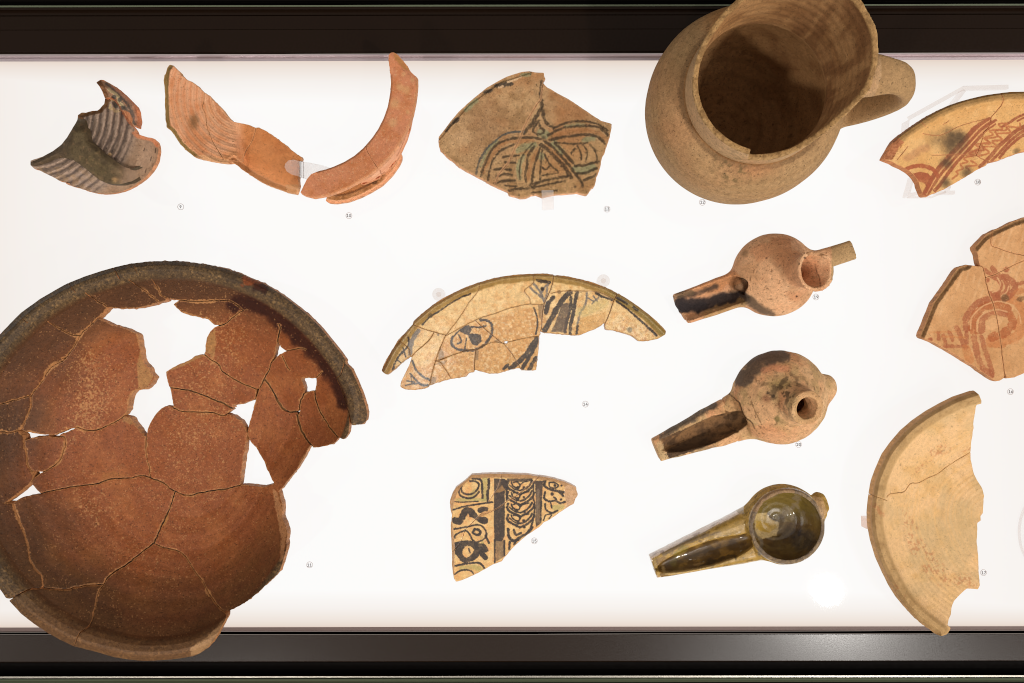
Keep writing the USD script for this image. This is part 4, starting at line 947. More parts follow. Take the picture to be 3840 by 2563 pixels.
def p18(u, v, d):
    p = Paint(c18, u, v, (218, 170, 108), 18)
    p.cloud(30, (226, 184, 126), .6); p.cloud(45, (206, 152, 90), .5, seed=3)
    e = segdist(p.x, p.y, EDGE18)
    p.mix((1 - ss(70, 100, e + p.r2 * 30)) * .8, (170, 130, 80)); p.mix((1 - ss(60, 100, e)) * ss(.45, .7, n2(u, v, 20, 5)) * .5, (146, 112, 66)); p.mix((1 - ss(0, 18, e)) * .4, (146, 100, 62))
    r, o = (158, 88, 58), (184, 112, 70)
    p.stroke([(380, 1020), (520, 950), (640, 900)], 70, (182, 128, 90), .5, .6, 14)
    S = [([(1400, 560), (1250, 650), (1120, 790), (1000, 920), (880, 1050), (780, 1170), (700, 1300), (620, 1460)], 60), ([(1480, 560), (1300, 680), (1180, 810), (1060, 940), (940, 1070), (830, 1200), (740, 1330), (650, 1470)], 28), ([(1465, 605), (1350, 690), (1230, 830), (1110, 960), (1000, 1080), (900, 1210), (800, 1350), (740, 1420)], 36),
         ([(2100, 520), (1829, 640), (1720, 700), (1620, 790), (1520, 880), (1430, 990), (1370, 1050), (1290, 1130)], 38), ([(2100, 560), (1829, 690), (1700, 780), (1600, 880), (1500, 990), (1430, 1060)], 28), ([(2100, 600), (1829, 740), (1740, 800), (1620, 910), (1530, 1020)], 28), ([(2000, 430), (1829, 490), (1740, 530), (1650, 590), (1560, 640)], 26), ([(2000, 470), (1829, 530), (1750, 570)], 20)]
    for q, w in S:
        p.stroke(q, w, r, .92, .18, 2.2, .3)
    p.stroke([(1430, 550), (1275, 665), (1150, 800), (1030, 930), (910, 1060), (805, 1185), (720, 1315), (635, 1470)], 12, (224, 168, 110), .9, .3); p.stroke([(1480, 590), (1330, 690), (1205, 820), (1090, 950), (970, 1075), (865, 1205), (770, 1340)], 12, (224, 168, 110), .9, .3)
    for q in ([(1620, 600), (1520, 610), (1560, 670), (1410, 690), (1450, 740), (1340, 780), (1400, 830), (1240, 860), (1290, 900), (1160, 970), (1210, 990), (1090, 1030), (1140, 1070), (1050, 1100), (1080, 1150), (1000, 1190), (1020, 1220), (950, 1280)], [(1780, 600), (1770, 650), (1620, 640), (1660, 710), (1500, 730), (1560, 800), (1440, 820), (1490, 880), (1340, 890), (1400, 960), (1270, 1000)], [(1180, 1060), (1250, 1110), (1120, 1130), (1160, 1170)], [(1600, 600), (1610, 680), (1480, 690), (1500, 760), (1370, 790), (1420, 850), (1310, 850), (1340, 930), (1240, 930), (1250, 990)]):
        p.stroke(q, 19, o, .9, .35, 2.2, .3)
    p.stroke([(1170, 980), (1240, 960), (1300, 900)], 60, r, .5, .6, 6)
    p.stroke([(385, 1160), (460, 1130), (560, 1118), (660, 1138), (730, 1180), (772, 1245)], 42, (170, 92, 60), .93, .2)
    p.poly([(470, 1215), (560, 1190), (650, 1210), (720, 1270), (700, 1340), (640, 1450), (600, 1460), (640, 1370), (610, 1335), (540, 1310)], (164, 88, 58), .93, 2)
    for x, y, rr, a in ((940, 830, 190, .85), (1040, 760, 100, .75), (870, 1080, 90, .75), (1130, 1200, 90, .7), (870, 1330, 80, .75), (1740, 940, 50, .5), (720, 800, 120, .25)):
        p.blob(x, y, rr, (84, 66, 48), a, .9)
    p.specks((100, 74, 48), .7, 3.5, .6, None, 4)
    p.poly([(100, 1035), (160, 925), (240, 795), (290, 778), (362, 832), (300, 890), (215, 1050)], (182, 118, 80), .95, 2); p.mix(shapely.contains_xy(Polygon([(100, 1035), (240, 795), (362, 832), (215, 1050)]), p.x, p.y) * ss(.45, .6, n2(u, v, 6, 9)) * .6, (146, 88, 54))
    p.mix((1 - ss(1.2, 2.6, d)) * .5, (206, 140, 96))
    return p.lin()


sherd_thing('pottery_sherd', 'curved yellow-buff plate rim with red bands and zigzags, held on a clear acrylic stand', 'sherd', out18, [], [(c18(q), w) for q, w in (([(1530, 220), (1575, 290), (1560, 360), (1500, 440), (1430, 520), (1415, 580), (1395, 650), (1330, 710), (1325, 770), (1290, 870), (1265, 950), (1240, 990)], 1.1), ([(1240, 990), (1300, 1025), (1395, 1068)], 1.0), ([(1240, 990), (1150, 995), (1040, 980), (850, 985), (700, 990)], .45), ([(590, 725), (720, 745), (800, 745), (900, 705), (1000, 650), (1140, 600), (1280, 565), (1425, 525)], .5), ([(910, 565), (840, 615)], .5), ([(560, 575), (600, 610), (625, 640)], .5), ([(410, 880), (330, 980), (270, 1050)], .7))],
            z18, .0065, p18, M_SMOOTH, (196, 130, 84), ((70, 46, 28), (58, 38, 24)), step=1.9, amp=1.1, seed=18, keep=lambda u, v: np.where(segdist(*c18.inv(u, v), EDGE18) < 40, .35, 1.), chip=1.6)


# ------------------------------------------------------------------ 10: orange ribbed fragment and rim fragment
ca, cb = Crop(580, 160, 2.45), Crop(1040, 160, 2.45)
out10 = ca([(90, 300), (100, 290), (115, 230), (140, 203), (165, 210), (190, 232), (230, 270), (240, 300), (300, 345), (330, 355), (390, 395), (445, 450), (460, 460), (500, 490), (560, 550), (620, 610), (680, 690), (720, 728), (780, 740), (860, 755), (925, 785), (950, 780), (1000, 800), (1060, 840), (1120, 880), (1190, 930), (1250, 985), (1310, 1030), (1350, 1055), (1343, 1085), (1328, 1110), (1325, 1200), (1318, 1250), (1325, 1310), (1315, 1350), (1300, 1390), (1220, 1375), (1150, 1350), (1080, 1325), (1000, 1290), (920, 1245), (830, 1185), (760, 1130), (720, 1100), (650, 1105), (570, 1095), (490, 1080), (410, 1060), (365, 1050), (300, 1000), (230, 930), (180, 850), (150, 810), (110, 780), (100, 700), (95, 580), (97, 500), (90, 420), (85, 350)])
LEFT10 = np.array([(140, 203), (112, 240), (100, 300), (92, 420), (97, 580), (102, 700), (115, 780), (160, 815), (230, 930), (300, 1000), (365, 1048)], float)
LOW10 = np.array([(722, 1100), (830, 1185), (920, 1245), (1080, 1325), (1220, 1375), (1305, 1390)], float)


def z10(u, v):
    x, y = ca.inv(u, v)
    r = np.hypot(x - 800, y - 500)
    ribm = (1 - ss(680, 760, x - (y - 720) * .22))
    z = 16 + 24 * np.clip((r - 120) / 580, 0, 1.1) * ribm + (1 - ribm) * (6 + 10 * np.clip((x - 760) / 600, 0, 1) - 8 * ss(200, 420, (y - 740) - (x - 760) * .55))
    z = z + ribm * ss(250, 420, r) * .42 * np.sin(r / 9.2 + 3 * n2(u, v, 90, 77)) + ribm * .12 * np.sin(r / 3.7)
    el = segdist(x, y, LEFT10)
    z = z - 4 * (1 - ss(20, 40, el))
    eb = segdist(x, y, LOW10)
    z = z - 5.0 * (1 - ss(34, 46, eb)) + 1.2 * np.exp(-((eb - 60) / 16) ** 2)
    return z / 1000


def p10(u, v, d):
    p = Paint(ca, u, v, (222, 164, 124), 10)
    r = np.hypot(p.x - 800, p.y - 500)
    p.cloud(40, (200, 124, 76), .6); p.cloud(60, (226, 166, 118), .5, seed=3)
    rib = np.sin(r / 9.2 + 1.5 + 3 * n2(u, v, 90, 77)) * (1 - ss(640, 760, p.x))
    p.mix(ss(.3, .95, rib) * .5, (232, 180, 138)); p.mix(ss(.3, .95, -rib) * .35, (186, 118, 72))
    p.mix(ss(760, 860, p.x) * (.75), (196, 122, 66)); p.mix(ss(760, 860, p.x) * ss(.45, .7, n2(u, v, 35, 8)) * .4, (178, 106, 58))
    eb = segdist(p.x, p.y, LOW10)
    p.mix(np.exp(-((eb - 75) / 40) ** 2) * .6, (222, 150, 96)); p.mix((1 - ss(36, 46, eb)) * .85, (172, 118, 74))  # lit line above the darker rim edge is painted in
    p.mix((1 - ss(26, 36, segdist(p.x, p.y, LEFT10) + p.r1 * 10)) * .95, (142, 114, 66))
    p.blob(360, 730, 60, (120, 84, 50), .6, .8, 90)
    p.poly([(1200, 1310), (1320, 1300), (1312, 1390), (1210, 1370)], (206, 152, 104), .9, 2); p.poly([(370, 1045), (420, 1030), (720, 1085), (720, 1110), (420, 1070)], (216, 164, 118), .9, 3)
    p.specks((120, 80, 48), .75, 4, .7, None, 4)
    p.mix((1 - ss(1.5, 3, d)) * .4, (214, 160, 114))
    return p.lin()


sherd_thing('pottery_sherd', 'orange sherd with fine ribs on its left half, a clear clip on its right end', 'sherd', out10, [], [(ca(q), w) for q, w in (([(452, 440), (455, 520), (440, 600), (465, 650), (475, 740), (490, 800), (510, 860), (540, 930), (580, 990), (632, 1075)], 1.0), ([(932, 770), (915, 850), (880, 930), (845, 980), (810, 1060), (770, 1080), (715, 1090)], .9))],
            z10, .006, p10, M_SMOOTH, (212, 158, 112), ((110, 70, 38), (84, 54, 30)), step=2.3, amp=1.4, seed=10, chip=1.8)

fl10 = cb([(1022, 120), (1040, 95), (1065, 90), (1095, 105), (1140, 150), (1190, 210), (1225, 270), (1287, 325), (1285, 420), (1270, 540), (1245, 660), (1210, 760), (1160, 860), (1100, 960), (1030, 1050), (930, 1150), (850, 1215), (760, 1270), (650, 1330), (560, 1370), (460, 1405), (330, 1427), (260, 1410), (212, 1380), (240, 1320), (270, 1260), (310, 1210), (370, 1185), (450, 1165), (520, 1140), (620, 1095), (710, 1040), (790, 970), (870, 880), (930, 790), (980, 690), (1015, 590), (1035, 480), (1045, 380), (1040, 300), (1030, 220), (1022, 160)])
FO = spline(np.array([(1287, 325), (1285, 420), (1270, 540), (1245, 660), (1210, 760), (1160, 860), (1100, 960), (1030, 1050), (930, 1150), (850, 1215), (760, 1270), (650, 1330), (560, 1370), (460, 1405), (330, 1427)], float), step=30)
FI = spline(np.array([(1040, 300), (1045, 380), (1035, 480), (1015, 590), (980, 690), (930, 790), (870, 880), (790, 970), (710, 1040), (620, 1095), (520, 1140), (370, 1185)], float), step=30)


def zfl(u, v):
    x, y = cb.inv(u, v)
    eo, ei = segdist(x, y, FO), segdist(x, y, FI)
    return (46 + 4.5 * ei / (eo + ei + 1) - 1.5 * (1 - ss(0, 14, eo)) - 1.5 * (1 - ss(0, 14, ei)) - 2.5 * ss(0, 60, (x - 1040) * .75 - (y - 130) * .62)) / 1000


def pfl(u, v, d):
    p = Paint(cb, u, v, (206, 136, 98), 101)
    p.cloud(40, (206, 134, 88), .6); p.cloud(60, (182, 104, 56), .5, seed=3)
    for x, y, r in ((1160, 290, 26), (1240, 345, 26), (1120, 410, 40), (1180, 440, 50), (1080, 560, 60), (1060, 740, 50), (1200, 640, 24)):
        p.blob(x, y, r, (216, 172, 120), .55, .8)
    p.specks((224, 176, 132), .66, 5, .5, None, 4)
    p.poly([(1065, 92), (1140, 150), (1225, 268), (1160, 240), (1085, 160)], (186, 130, 74), .85, 3)
    p.mix((1 - ss(0, 24, segdist(p.x, p.y, FO))) * .35, (176, 132, 84))
    p.mix((1 - ss(1, 2.5, d)) * .5, (222, 156, 110))
    return p.lin()


rf, RP = sherd_thing('rim_fragment', 'curved orange rim fragment with a broad flat flange, its tip over the upper frame', 'rim fragment', fl10, [], [(cb([(808, 935), (825, 1000), (850, 1040), (885, 1100), (925, 1160)]), .9)], zfl, .006, pfl, M_SMOOTH, (214, 150, 106), ((80, 48, 26), (60, 36, 20)), step=2.3, amp=.7, seed=101, chip=1.5)
wl = cb([(1262, 470), (1240, 620), (1195, 740), (1140, 850), (1080, 945), (1010, 1035), (920, 1125), (830, 1195), (740, 1255), (765, 1300), (800, 1300), (870, 1272), (940, 1240), (955, 1210), (1000, 1190), (1060, 1130), (1110, 1062), (1145, 990), (1190, 890), (1222, 790), (1236, 715), (1264, 590), (1283, 440)])
WO = np.array([(765, 1300), (870, 1275), (1000, 1190), (1110, 1062), (1190, 890), (1236, 715), (1283, 440)], float)


def zwl(u, v):
    x, y = cb.inv(u, v)
    return (12 + 32 * np.clip(segdist(x, y, WO) / 70, 0, 1)) / 1000


def pwl(u, v, d):
    p = Paint(cb, u, v, (230, 162, 120), 102)
    p.cloud(20, (238, 182, 144), .7)
    e = segdist(p.x, p.y, FO)
    p.mix(ss(.3, .9, np.sin(e / 6)) * .3, (206, 134, 92))
    p.stroke([(1215, 740), (1190, 830), (1140, 960), (1100, 1040)], 6, (150, 86, 50), .8); p.stroke([(945, 1175), (955, 1210), (985, 1190)], 7, (140, 80, 46), .8)
    return p.lin()


V, F, col = slab(Polygon(warp(resample(wl, 4), .8, 102)).buffer(0), zwl, .004, 2.4, pwl, (206, 140, 98), 102, .5, .2, 1)
part(rf, 'wall', V, F, M_SMOOTH, col)
brg = cb([(1145, 1040), (1142, 1075), (1110, 1140), (1050, 1222), (960, 1312), (860, 1372), (760, 1422), (650, 1462), (540, 1478), (472, 1473), (445, 1455), (455, 1420), (500, 1402), (560, 1385), (660, 1340), (760, 1285), (800, 1290), (870, 1265), (940, 1215), (1000, 1170), (1060, 1110), (1120, 1045), (1138, 1020)])
BO = np.array([(1145, 1060), (1110, 1140), (1050, 1222), (960, 1312), (860, 1372), (760, 1422), (650, 1462), (540, 1478), (455, 1462)], float)


def zbr(u, v):
    x, y = cb.inv(u, v)
    e = segdist(x, y, BO)
    return (9 - 3 * (1 - ss(8, 26, e)) - 2.5 * ss(58, 80, e)) / 1000


def pbr(u, v, d):
    p = Paint(cb, u, v, (184, 128, 80), 103)
    p.cloud(12, (150, 98, 54), .8); p.cloud(8, (206, 150, 104), .5, seed=2)
    e = segdist(p.x, p.y, BO)
    p.mix((1 - ss(18, 30, e)) * .9, (236, 172, 128)); p.mix(ss(950, 1010, p.x) * .7, (228, 162, 118)); p.mix(ss(66, 78, e) * .6, (198, 128, 76))
    p.blob(890, 1280, 34, (84, 56, 32), .7)
    p.mix((1 - ss(1, 2.5, d)) * .6, (214, 140, 92))
    return p.lin()


V, F, col = slab(Polygon(warp(resample(brg, 4), .9, 103)).buffer(0), zbr, .005, 2.3, pbr, (210, 150, 108), 103, 1, .3, 1)
part(rf, 'base_ring', V, F, M_CLAY, col)

# ------------------------------------------------------------------ 9: grey ribbed sherd with strap handle
c9 = Crop(80, 260, 3.1357)
out9 = c9([(110, 1075), (108, 1130), (150, 1168), (200, 1180), (280, 1225), (380, 1270), (440, 1310), (520, 1325), (530, 1350), (640, 1385), (740, 1415), (850, 1450), (970, 1467), (1080, 1460), (1200, 1435), (1330, 1370), (1440, 1290), (1530, 1190), (1590, 1080), (1612, 960), (1610, 890), (1580, 840), (1540, 810), (1470, 800), (1400, 775), (1350, 757), (1335, 715), (1300, 668), (1260, 620), (1190, 520), (1150, 440), (1090, 370), (1060, 335), (985, 342), (975, 410), (920, 470), (890, 490), (810, 495), (760, 515), (710, 510), (668, 540), (660, 600), (600, 700), (540, 800), (470, 890), (370, 965), (250, 1030)])
OE9 = np.array([(640, 1385), (850, 1450), (970, 1467), (1200, 1435), (1330, 1370), (1440, 1290), (1530, 1190), (1590, 1080), (1612, 960), (1610, 890)], float)


def rr9(x, y): return np.hypot(x - 150, y - 480)


def z9(u, v):
    x, y = c9.inv(u, v)
    r = rr9(x, y)
    e = segdist(x, y, OE9)
    z = 30 + 6 * np.cos((r - 650) / 230) - 20 * (1 - ss(0, 260, e)) ** 1.4
    z = z + 1.15 * np.sin(r / 13.0) * (1 - ss(1080, 1220, r)) * ss(560, 640, r)
    # broken top edge: the fracture face drops away
    br = segdist(x, y, np.array([(985, 340), (975, 410), (920, 470), (810, 495), (668, 540)], float))
    return (z - 5 * (1 - ss(14, 52, br))) / 1000


def p9(u, v, d):
    p = Paint(c9, u, v, (164, 140, 122), 9)
    r = rr9(p.x, p.y)
    p.cloud(14, (168, 142, 120), .6); p.cloud(10, (112, 94, 80), .6, seed=2)
    p.mix(ss(-.2, .9, np.sin(r / 13.0 + .6 + 1.5 * p.r2) * (1 - ss(1150, 1250, r))) * .5, (186, 158, 138)); p.mix(ss(.1, .9, -np.sin(r / 13.0 + .6 + 1.5 * p.r2) * (1 - ss(1150, 1250, r))) * .7, (88, 74, 66))
    p.mix(ss(1180, 1300, r) * .8, (176, 142, 112)); p.mix(ss(1180, 1300, r) * ss(.5, .7, n2(u, v, 14, 6)) * .5, (150, 118, 92))
    p.mix((p.y > 1150) * (1 - ss(700, 1000, p.x)) * ss(.45, .65, n2(u, v, 12, 7)) * .5, (170, 138, 104))
    br = segdist(p.x, p.y, np.array([(1020, 345), (985, 340), (975, 410), (920, 470), (810, 495), (690, 530), (668, 545)], float))
    p.mix((1 - ss(40, 54, br + p.r1 * 20)) * .95, (124, 88, 56))
    for q, w in (([(1060, 355), (1090, 380), (1140, 430)], 22), ([(1050, 420), (1040, 460), (1090, 470), (1100, 495), (1160, 490)], 24)):
        p.stroke(q, w, (198, 172, 128), .9)
    p.stroke([(1090, 400), (1120, 440)], 40, (84, 78, 70), .8)
    p.stroke([(1350, 760), (1420, 790), (1540, 815), (1600, 870)], 60, (216, 136, 92), .8, .5, 6); p.stroke([(1180, 480), (1250, 600), (1310, 670)], 20, (190, 110, 66), .9)
    p.blob(1040, 1005, 26, (206, 172, 128), .9)
    for q in ([(1530, 1030), (1520, 1080)], [(1465, 1180), (1460, 1220)], [(1450, 930), (1440, 960)], [(1580, 930), (1575, 980)]):
        p.stroke(q, 9, (70, 52, 40), .8)
    p.specks((232, 214, 194), .78, 3, .8, None, 4)
    return p.lin()


s9, _ = sherd_thing('pottery_sherd', 'dark grey ribbed jug sherd with a broad strap handle and a pointed broken tip', 'sherd', out9, [], [], z9, .006, p9, M_CLAY, (196, 138, 98), ((90, 60, 40), (80, 50, 30)), step=2.0, amp=1.2, seed=9, chip=1.5)
tip9 = c9([(1355, 675), (1325, 670), (1300, 650), (1240, 575), (1190, 500), (1145, 430), (1085, 355), (1040, 335), (985, 345), (950, 260), (920, 205), (882, 158), (905, 140), (930, 125), (970, 128), (1035, 165), (1110, 210), (1200, 290), (1260, 350), (1330, 420), (1355, 480), (1370, 600)])


def z9t(u, v):
    x, y = c9.inv(u, v)
    e = segdist(x, y, np.array([(930, 125), (1035, 165), (1200, 290), (1330, 420), (1370, 600)], float))
    br = segdist(x, y, np.array([(885, 155), (950, 260), (990, 345)], float))
    return (37 + 3 * ss(0, 120, e) - 8 * (1 - ss(0, 60, e)) - 5 * (1 - ss(20, 70, br)) + .6 * np.sin(e / 9)) / 1000


def p9t(u, v, d):
    p = Paint(c9, u, v, (176, 134, 104), 91)
    p.cloud(14, (150, 108, 80), .6); p.cloud(10, (204, 150, 116), .5, seed=2)
    for q in ([(1000, 170), (1110, 260), (1230, 390), (1330, 560)], [(1060, 170), (1200, 300), (1310, 430)], [(1180, 400), (1260, 500), (1330, 640)]):
        p.stroke(q, 26, (96, 84, 76), .75, .6, 4)
    p.stroke([(1080, 190), (1230, 330), (1340, 460), (1365, 620)], 40, (204, 140, 108), .8, .5, 6)
    p.stroke([(1030, 235), (1055, 265), (1100, 285), (1140, 330), (1150, 385), (1190, 430)], 30, (206, 182, 138), .92)
    for x, y in ((1090, 330), (1160, 360), (1195, 455)):
        p.blob(x, y, 30, (82, 76, 70), .85)
    p.poly([(882, 158), (930, 128), (960, 170), (1000, 250), (1030, 330), (985, 348), (940, 250)], (128, 86, 54), .95, 3)
    p.poly([(1190, 480), (1270, 510), (1310, 580), (1300, 650), (1230, 560)], (198, 128, 86), .85, 3)
    p.stroke([(1060, 340), (1120, 400), (1160, 460), (1230, 570), (1300, 655)], 18, (120, 62, 34), .9)
    p.mix((1 - ss(1, 2.5, d)) * .5, (208, 132, 90))
    return p.lin()


V, F, col = slab(Polygon(warp(resample(tip9, 4), 1.0, 91)).buffer(0), z9t, .007, 2.0, p9t, (196, 120, 78), 91, 1.5, .4, 2)
tag(part(s9, 'sherd', V, F, M_CLAY, col), 'reddish pointed tip with cream and grey painted bands')
han9 = c9([(668, 548), (712, 560), (750, 600), (762, 700), (790, 830), (860, 890), (940, 965), (1060, 1050), (1160, 1120), (1240, 1160), (1300, 1170), (1370, 1145), (1440, 1110), (1480, 1082), (1478, 1110), (1450, 1150), (1440, 1200), (1400, 1260), (1300, 1320), (1180, 1350), (1080, 1352), (1000, 1342), (930, 1308), (850, 1252), (760, 1175), (680, 1112), (600, 1062), (540, 1045), (480, 1038), (400, 1056), (300, 1105), (200, 1152), (150, 1166), (110, 1130), (108, 1080), (250, 1030), (370, 965), (470, 890), (540, 800), (600, 700), (660, 600)])
HR = np.asarray(Polygon(han9).exterior.coords)


def z9h(u, v):
    x, y = c9.inv(u, v)
    ed = segdist(u, v, HR)
    left = 1 - ss(420, 620, x)
    up = 1 - ss(600, 760, y)
    end = ss(1150, 1420, x)
    base = z9(u, v) * 1000
    top_ = np.where(left + up > 0, 0, 0) + 49 - 10 * left - 8 * up
    z = top_ * (1 - end) + (base + .5) * end
    return (z - 4.0 * (1 - np.clip(ed / 22, 0, 1)) ** 2 * (1 - end) - 1.5 * end * (1 - np.clip(ed / 30, 0, 1))) / 1000


def p9h(u, v, d):
    p = Paint(c9, u, v, (98, 82, 58), 92)
    p.cloud(30, (104, 88, 58), .7); p.cloud(18, (72, 58, 42), .6, seed=2)
    p.mix((1 - ss(420, 640, p.x)) * .5, (92, 74, 62)); p.mix((1 - ss(560, 700, p.y)) * .6, (104, 92, 84))
    p.mix(ss(1000, 1300, p.x + p.r2 * 200) * .85, (168, 134, 104)); p.cloud(12, (150, 116, 82), .4, .55, .7, 5)
    p.blob(1100, 1300, 40, (190, 146, 98), .6, .8); p.specks((220, 190, 150), .78, 3, .7, None, 4)
    p.poly([(660, 545), (712, 505), (770, 560), (720, 590), (670, 575)], (140, 96, 62), .9, 3)
    return p.lin()


V, F, col = slab(Polygon(warp(resample(han9, 4), .7, 92)).buffer(0), z9h, .006, 2.0, p9h, (92, 76, 54), 92, .8, .3, .6)
part(s9, 'handle', V, F, M_CLAY, col)

# ------------------------------------------------------------------ 12: broken jug (a real vessel of revolution, hollow)
cj = Crop(2400, 0, 1.9846)
JA = np.array([143.8, 146.4])
ZO = [0, 2, 5, 20, 40, 55, 66, 76, 83, 87, 88.2, 89.8, 95, 110, 130, 152, 170]
RO = [30, 33, 39, 52, 58.5, 59.8, 59.2, 56.8, 53, 48.6, 42.0, 42.6, 42.6, 42.4, 43.8, 46.3, 49]
ZI = [5, 7, 12, 22, 40, 55, 70, 82, 90, 97, 110, 130, 152, 170]
RI = [12, 28, 38, 47, 53, 54, 51.5, 45, 39.5, 38.6, 39.2, 40.6, 43, 45.7]
BPH = [-180, -160, -137, -120, -104, -101, -83, -54, -41, -19, 12, 42, 80, 100, 115, 131, 151, 178, 180]
BZ = [110, 109, 110, 110.5, 110, 99, 102, 111, 123, 146, 151, 152, 150, 142, 136, 128, 120, 110, 110]


def rough3(X, Y, Z, s, amp, seed):
    return (fbm(np.stack([X, Y, Z], -1) / s, 3, seed) - .5) * 2 * amp


def jug_parts(X, Y, Z):
    x, y = X - JA[0], Y - JA[1]
    r = np.hypot(x, y); ph = np.degrees(np.arctan2(y, x))
    o = np.maximum(r - np.interp(Z, ZO, RO), .6 - Z)
    o = o * .9
    a = np.radians(-4); rx = x * np.cos(a) + y * np.sin(a); ty = -x * np.sin(a) + y * np.cos(a)
    path = np.array([(43, 128), (52, 133), (62, 132), (71, 124), (76, 110), (75, 94), (70, 76), (63, 62), (55, 50)], float)
    path = spline(path, step=6)
    D = np.full(X.shape, 1e9)
    for p0, p1 in zip(path[:-1], path[1:]):
        ab = p1 - p0
        t = np.clip(((rx - p0[0]) * ab[0] + (Z - p0[1]) * ab[1]) / (ab @ ab), 0, 1)
        D = np.minimum(D, (rx - p0[0] - t * ab[0]) ** 2 + (Z - p0[1] - t * ab[1]) ** 2)
    wd = 9.4 + 2.2 * ss(62, 48, rx)
    hnd = (np.sqrt(D / 5.2**2 + (ty / wd) ** 2) - 1) * 5.2
    return r, ph, o, hnd


def jug_sdf(X, Y, Z):
    r, ph, o, hnd = jug_parts(X, Y, Z)
    f = smin(o, np.where(r > 40, hnd, 50), 4.5)
    inn = np.interp(Z, ZI, RI) - r
    inn = np.minimum(inn, Z - 6) + .2 * np.sin(Z * .9 + 2 * noise(np.stack([X, Y, Z], -1) / 25)) * (Z > 95)
    f = np.maximum(f, inn * .9)
    zb = np.interp(ph, BPH, BZ) + rough3(X, Y, Z * 0, 6, 1.3, 121)
    cutz = np.where(r < 52, (Z - zb) * .8, -5)
    return smax(f, cutz, .8)


def sdf_thing(name, label, cat, sdf, lo, hi, h, classify, names, mat, paint, crop, group=None):
    v, f = nets(sdf, lo, hi, h)
    lab = classify(v)
    t = thing(name, label, cat, ((lo[0] + hi[0]) / 2000, (lo[1] + hi[1]) / 2000, 0), group)
    vm = v / 1000
    u, w = photo(vm)
    col = paint(u, w, v)
    split_parts(t, vm, f, lab, names, mat, col)
    return t


def jug_class(v):
    r, ph, o, hnd = jug_parts(v[:, 0], v[:, 1], v[:, 2])
    lab = np.where((v[:, 2] > 88), 1, 0)
    lab[(hnd < .8) & (o > 1.2)] = 2
    return lab


def jug_paint(u, w, v):
    p = Paint(cj, u, w, (176, 140, 98), 12)
    x, y, z = v[:, 0] - JA[0], v[:, 1] - JA[1], v[:, 2]
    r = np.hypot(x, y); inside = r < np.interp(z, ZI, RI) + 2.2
    q3 = lambda s, sd: fbm(v / s, 4, sd)
    p.mix(ss(.4, .65, q3(30, 1)) * .6, (186, 146, 102)); p.mix(ss(.45, .7, q3(18, 2)) * .4, (156, 122, 82)); p.mix(ss(.5, .7, q3(45, 3)) * .35, (186, 132, 90))
    p.mix((z > 88.5) * .6, (206, 170, 130)); p.mix((np.abs(z - 88.3) < .8) * (r > 40) * .5, (120, 90, 60))  # collar brightened, crease darkened: light and shade put into the colour
    p.blob(850, 1260, 200, (194, 136, 92), .5, .9, 80); p.blob(200, 980, 120, (188, 134, 90), .4, .9); p.blob(600, 160, 160, (168, 112, 64), .6, .9)
    wall = ss(.3, .9, np.sin(z * .9 + 3 * q3(40, 5)))
    p.mix(((z > 60) & (z < 88)) * .15 * wall, (140, 104, 66))
    por = ss(.68, .74, q3(1.8, 9))
    p.mix(por * .35, (98, 72, 46)); p.mix(np.exp(-((p.x - 700) ** 2 + (p.y - 1270) ** 2) / 130**2) * ss(.55, .6, q3(2.2, 11)) * .6, (96, 82, 50))
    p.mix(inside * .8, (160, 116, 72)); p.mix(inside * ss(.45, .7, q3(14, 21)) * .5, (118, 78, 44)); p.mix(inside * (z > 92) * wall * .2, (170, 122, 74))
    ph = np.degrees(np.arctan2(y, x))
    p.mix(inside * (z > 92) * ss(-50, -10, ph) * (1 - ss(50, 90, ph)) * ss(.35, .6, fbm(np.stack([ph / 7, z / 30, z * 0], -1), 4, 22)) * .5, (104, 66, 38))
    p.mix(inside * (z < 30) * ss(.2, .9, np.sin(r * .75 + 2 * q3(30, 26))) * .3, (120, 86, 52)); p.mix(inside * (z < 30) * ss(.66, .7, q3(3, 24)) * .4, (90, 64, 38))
    zb = np.interp(ph, BPH, BZ)
    p.mix((z - zb > -1.3) * (r > 36) * (r < 50) * .75, (176, 138, 88)); p.mix((z - zb > -1.3) * (r > 36) * (r < 50) * ss(.5, .6, q3(2, 25)) * .6, (120, 88, 52))
    p.mix((r > 52) & (z > 60) & (x > 45), (172, 136, 94))
    return p.lin()


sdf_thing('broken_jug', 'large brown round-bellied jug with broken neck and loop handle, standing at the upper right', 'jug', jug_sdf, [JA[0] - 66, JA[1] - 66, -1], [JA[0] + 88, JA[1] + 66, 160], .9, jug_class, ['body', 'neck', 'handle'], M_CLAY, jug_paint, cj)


# ------------------------------------------------------------------ 19, 20 and the glazed one: oil lamps
def ell(X, Y, Z, c, r):
    return (np.sqrt(((X - c[0]) / r[0]) ** 2 + ((Y - c[1]) / r[1]) ** 2 + ((Z - c[2]) / r[2]) ** 2) - 1) * min(r)


def along(X, Y, Z, a, b):
    a, b = np.array(a, float), np.array(b, float); ab = b - a; L = np.linalg.norm(ab); d = ab / L
    px, py, pz = X - a[0], Y - a[1], Z - a[2]
    t = (px * d[0] + py * d[1] + pz * d[2]) / L
    side = np.array([-d[1], d[0], 0]); side /= np.linalg.norm(side)
    s = px * side[0] + py * side[1]
    up = np.cross(d, side) * np.sign(np.cross(d, side)[2])
    q = px * up[0] + py * up[1] + pz * up[2]
    return t, s, q, L


def cone(X, Y, Z, a, b, ts, rs):
    t, s, q, L = along(X, Y, Z, a, b)
    ab = np.array(b, float) - np.array(a, float)
    d2 = (X - a[0]) ** 2 + (Y - a[1]) ** 2 + (Z - a[2]) ** 2 - (t * L) ** 2
    rad = np.sqrt(np.maximum(d2, 0))
    return np.maximum(rad - np.interp(t, ts, rs), np.maximum(-t, t - 1) * L), t, rad


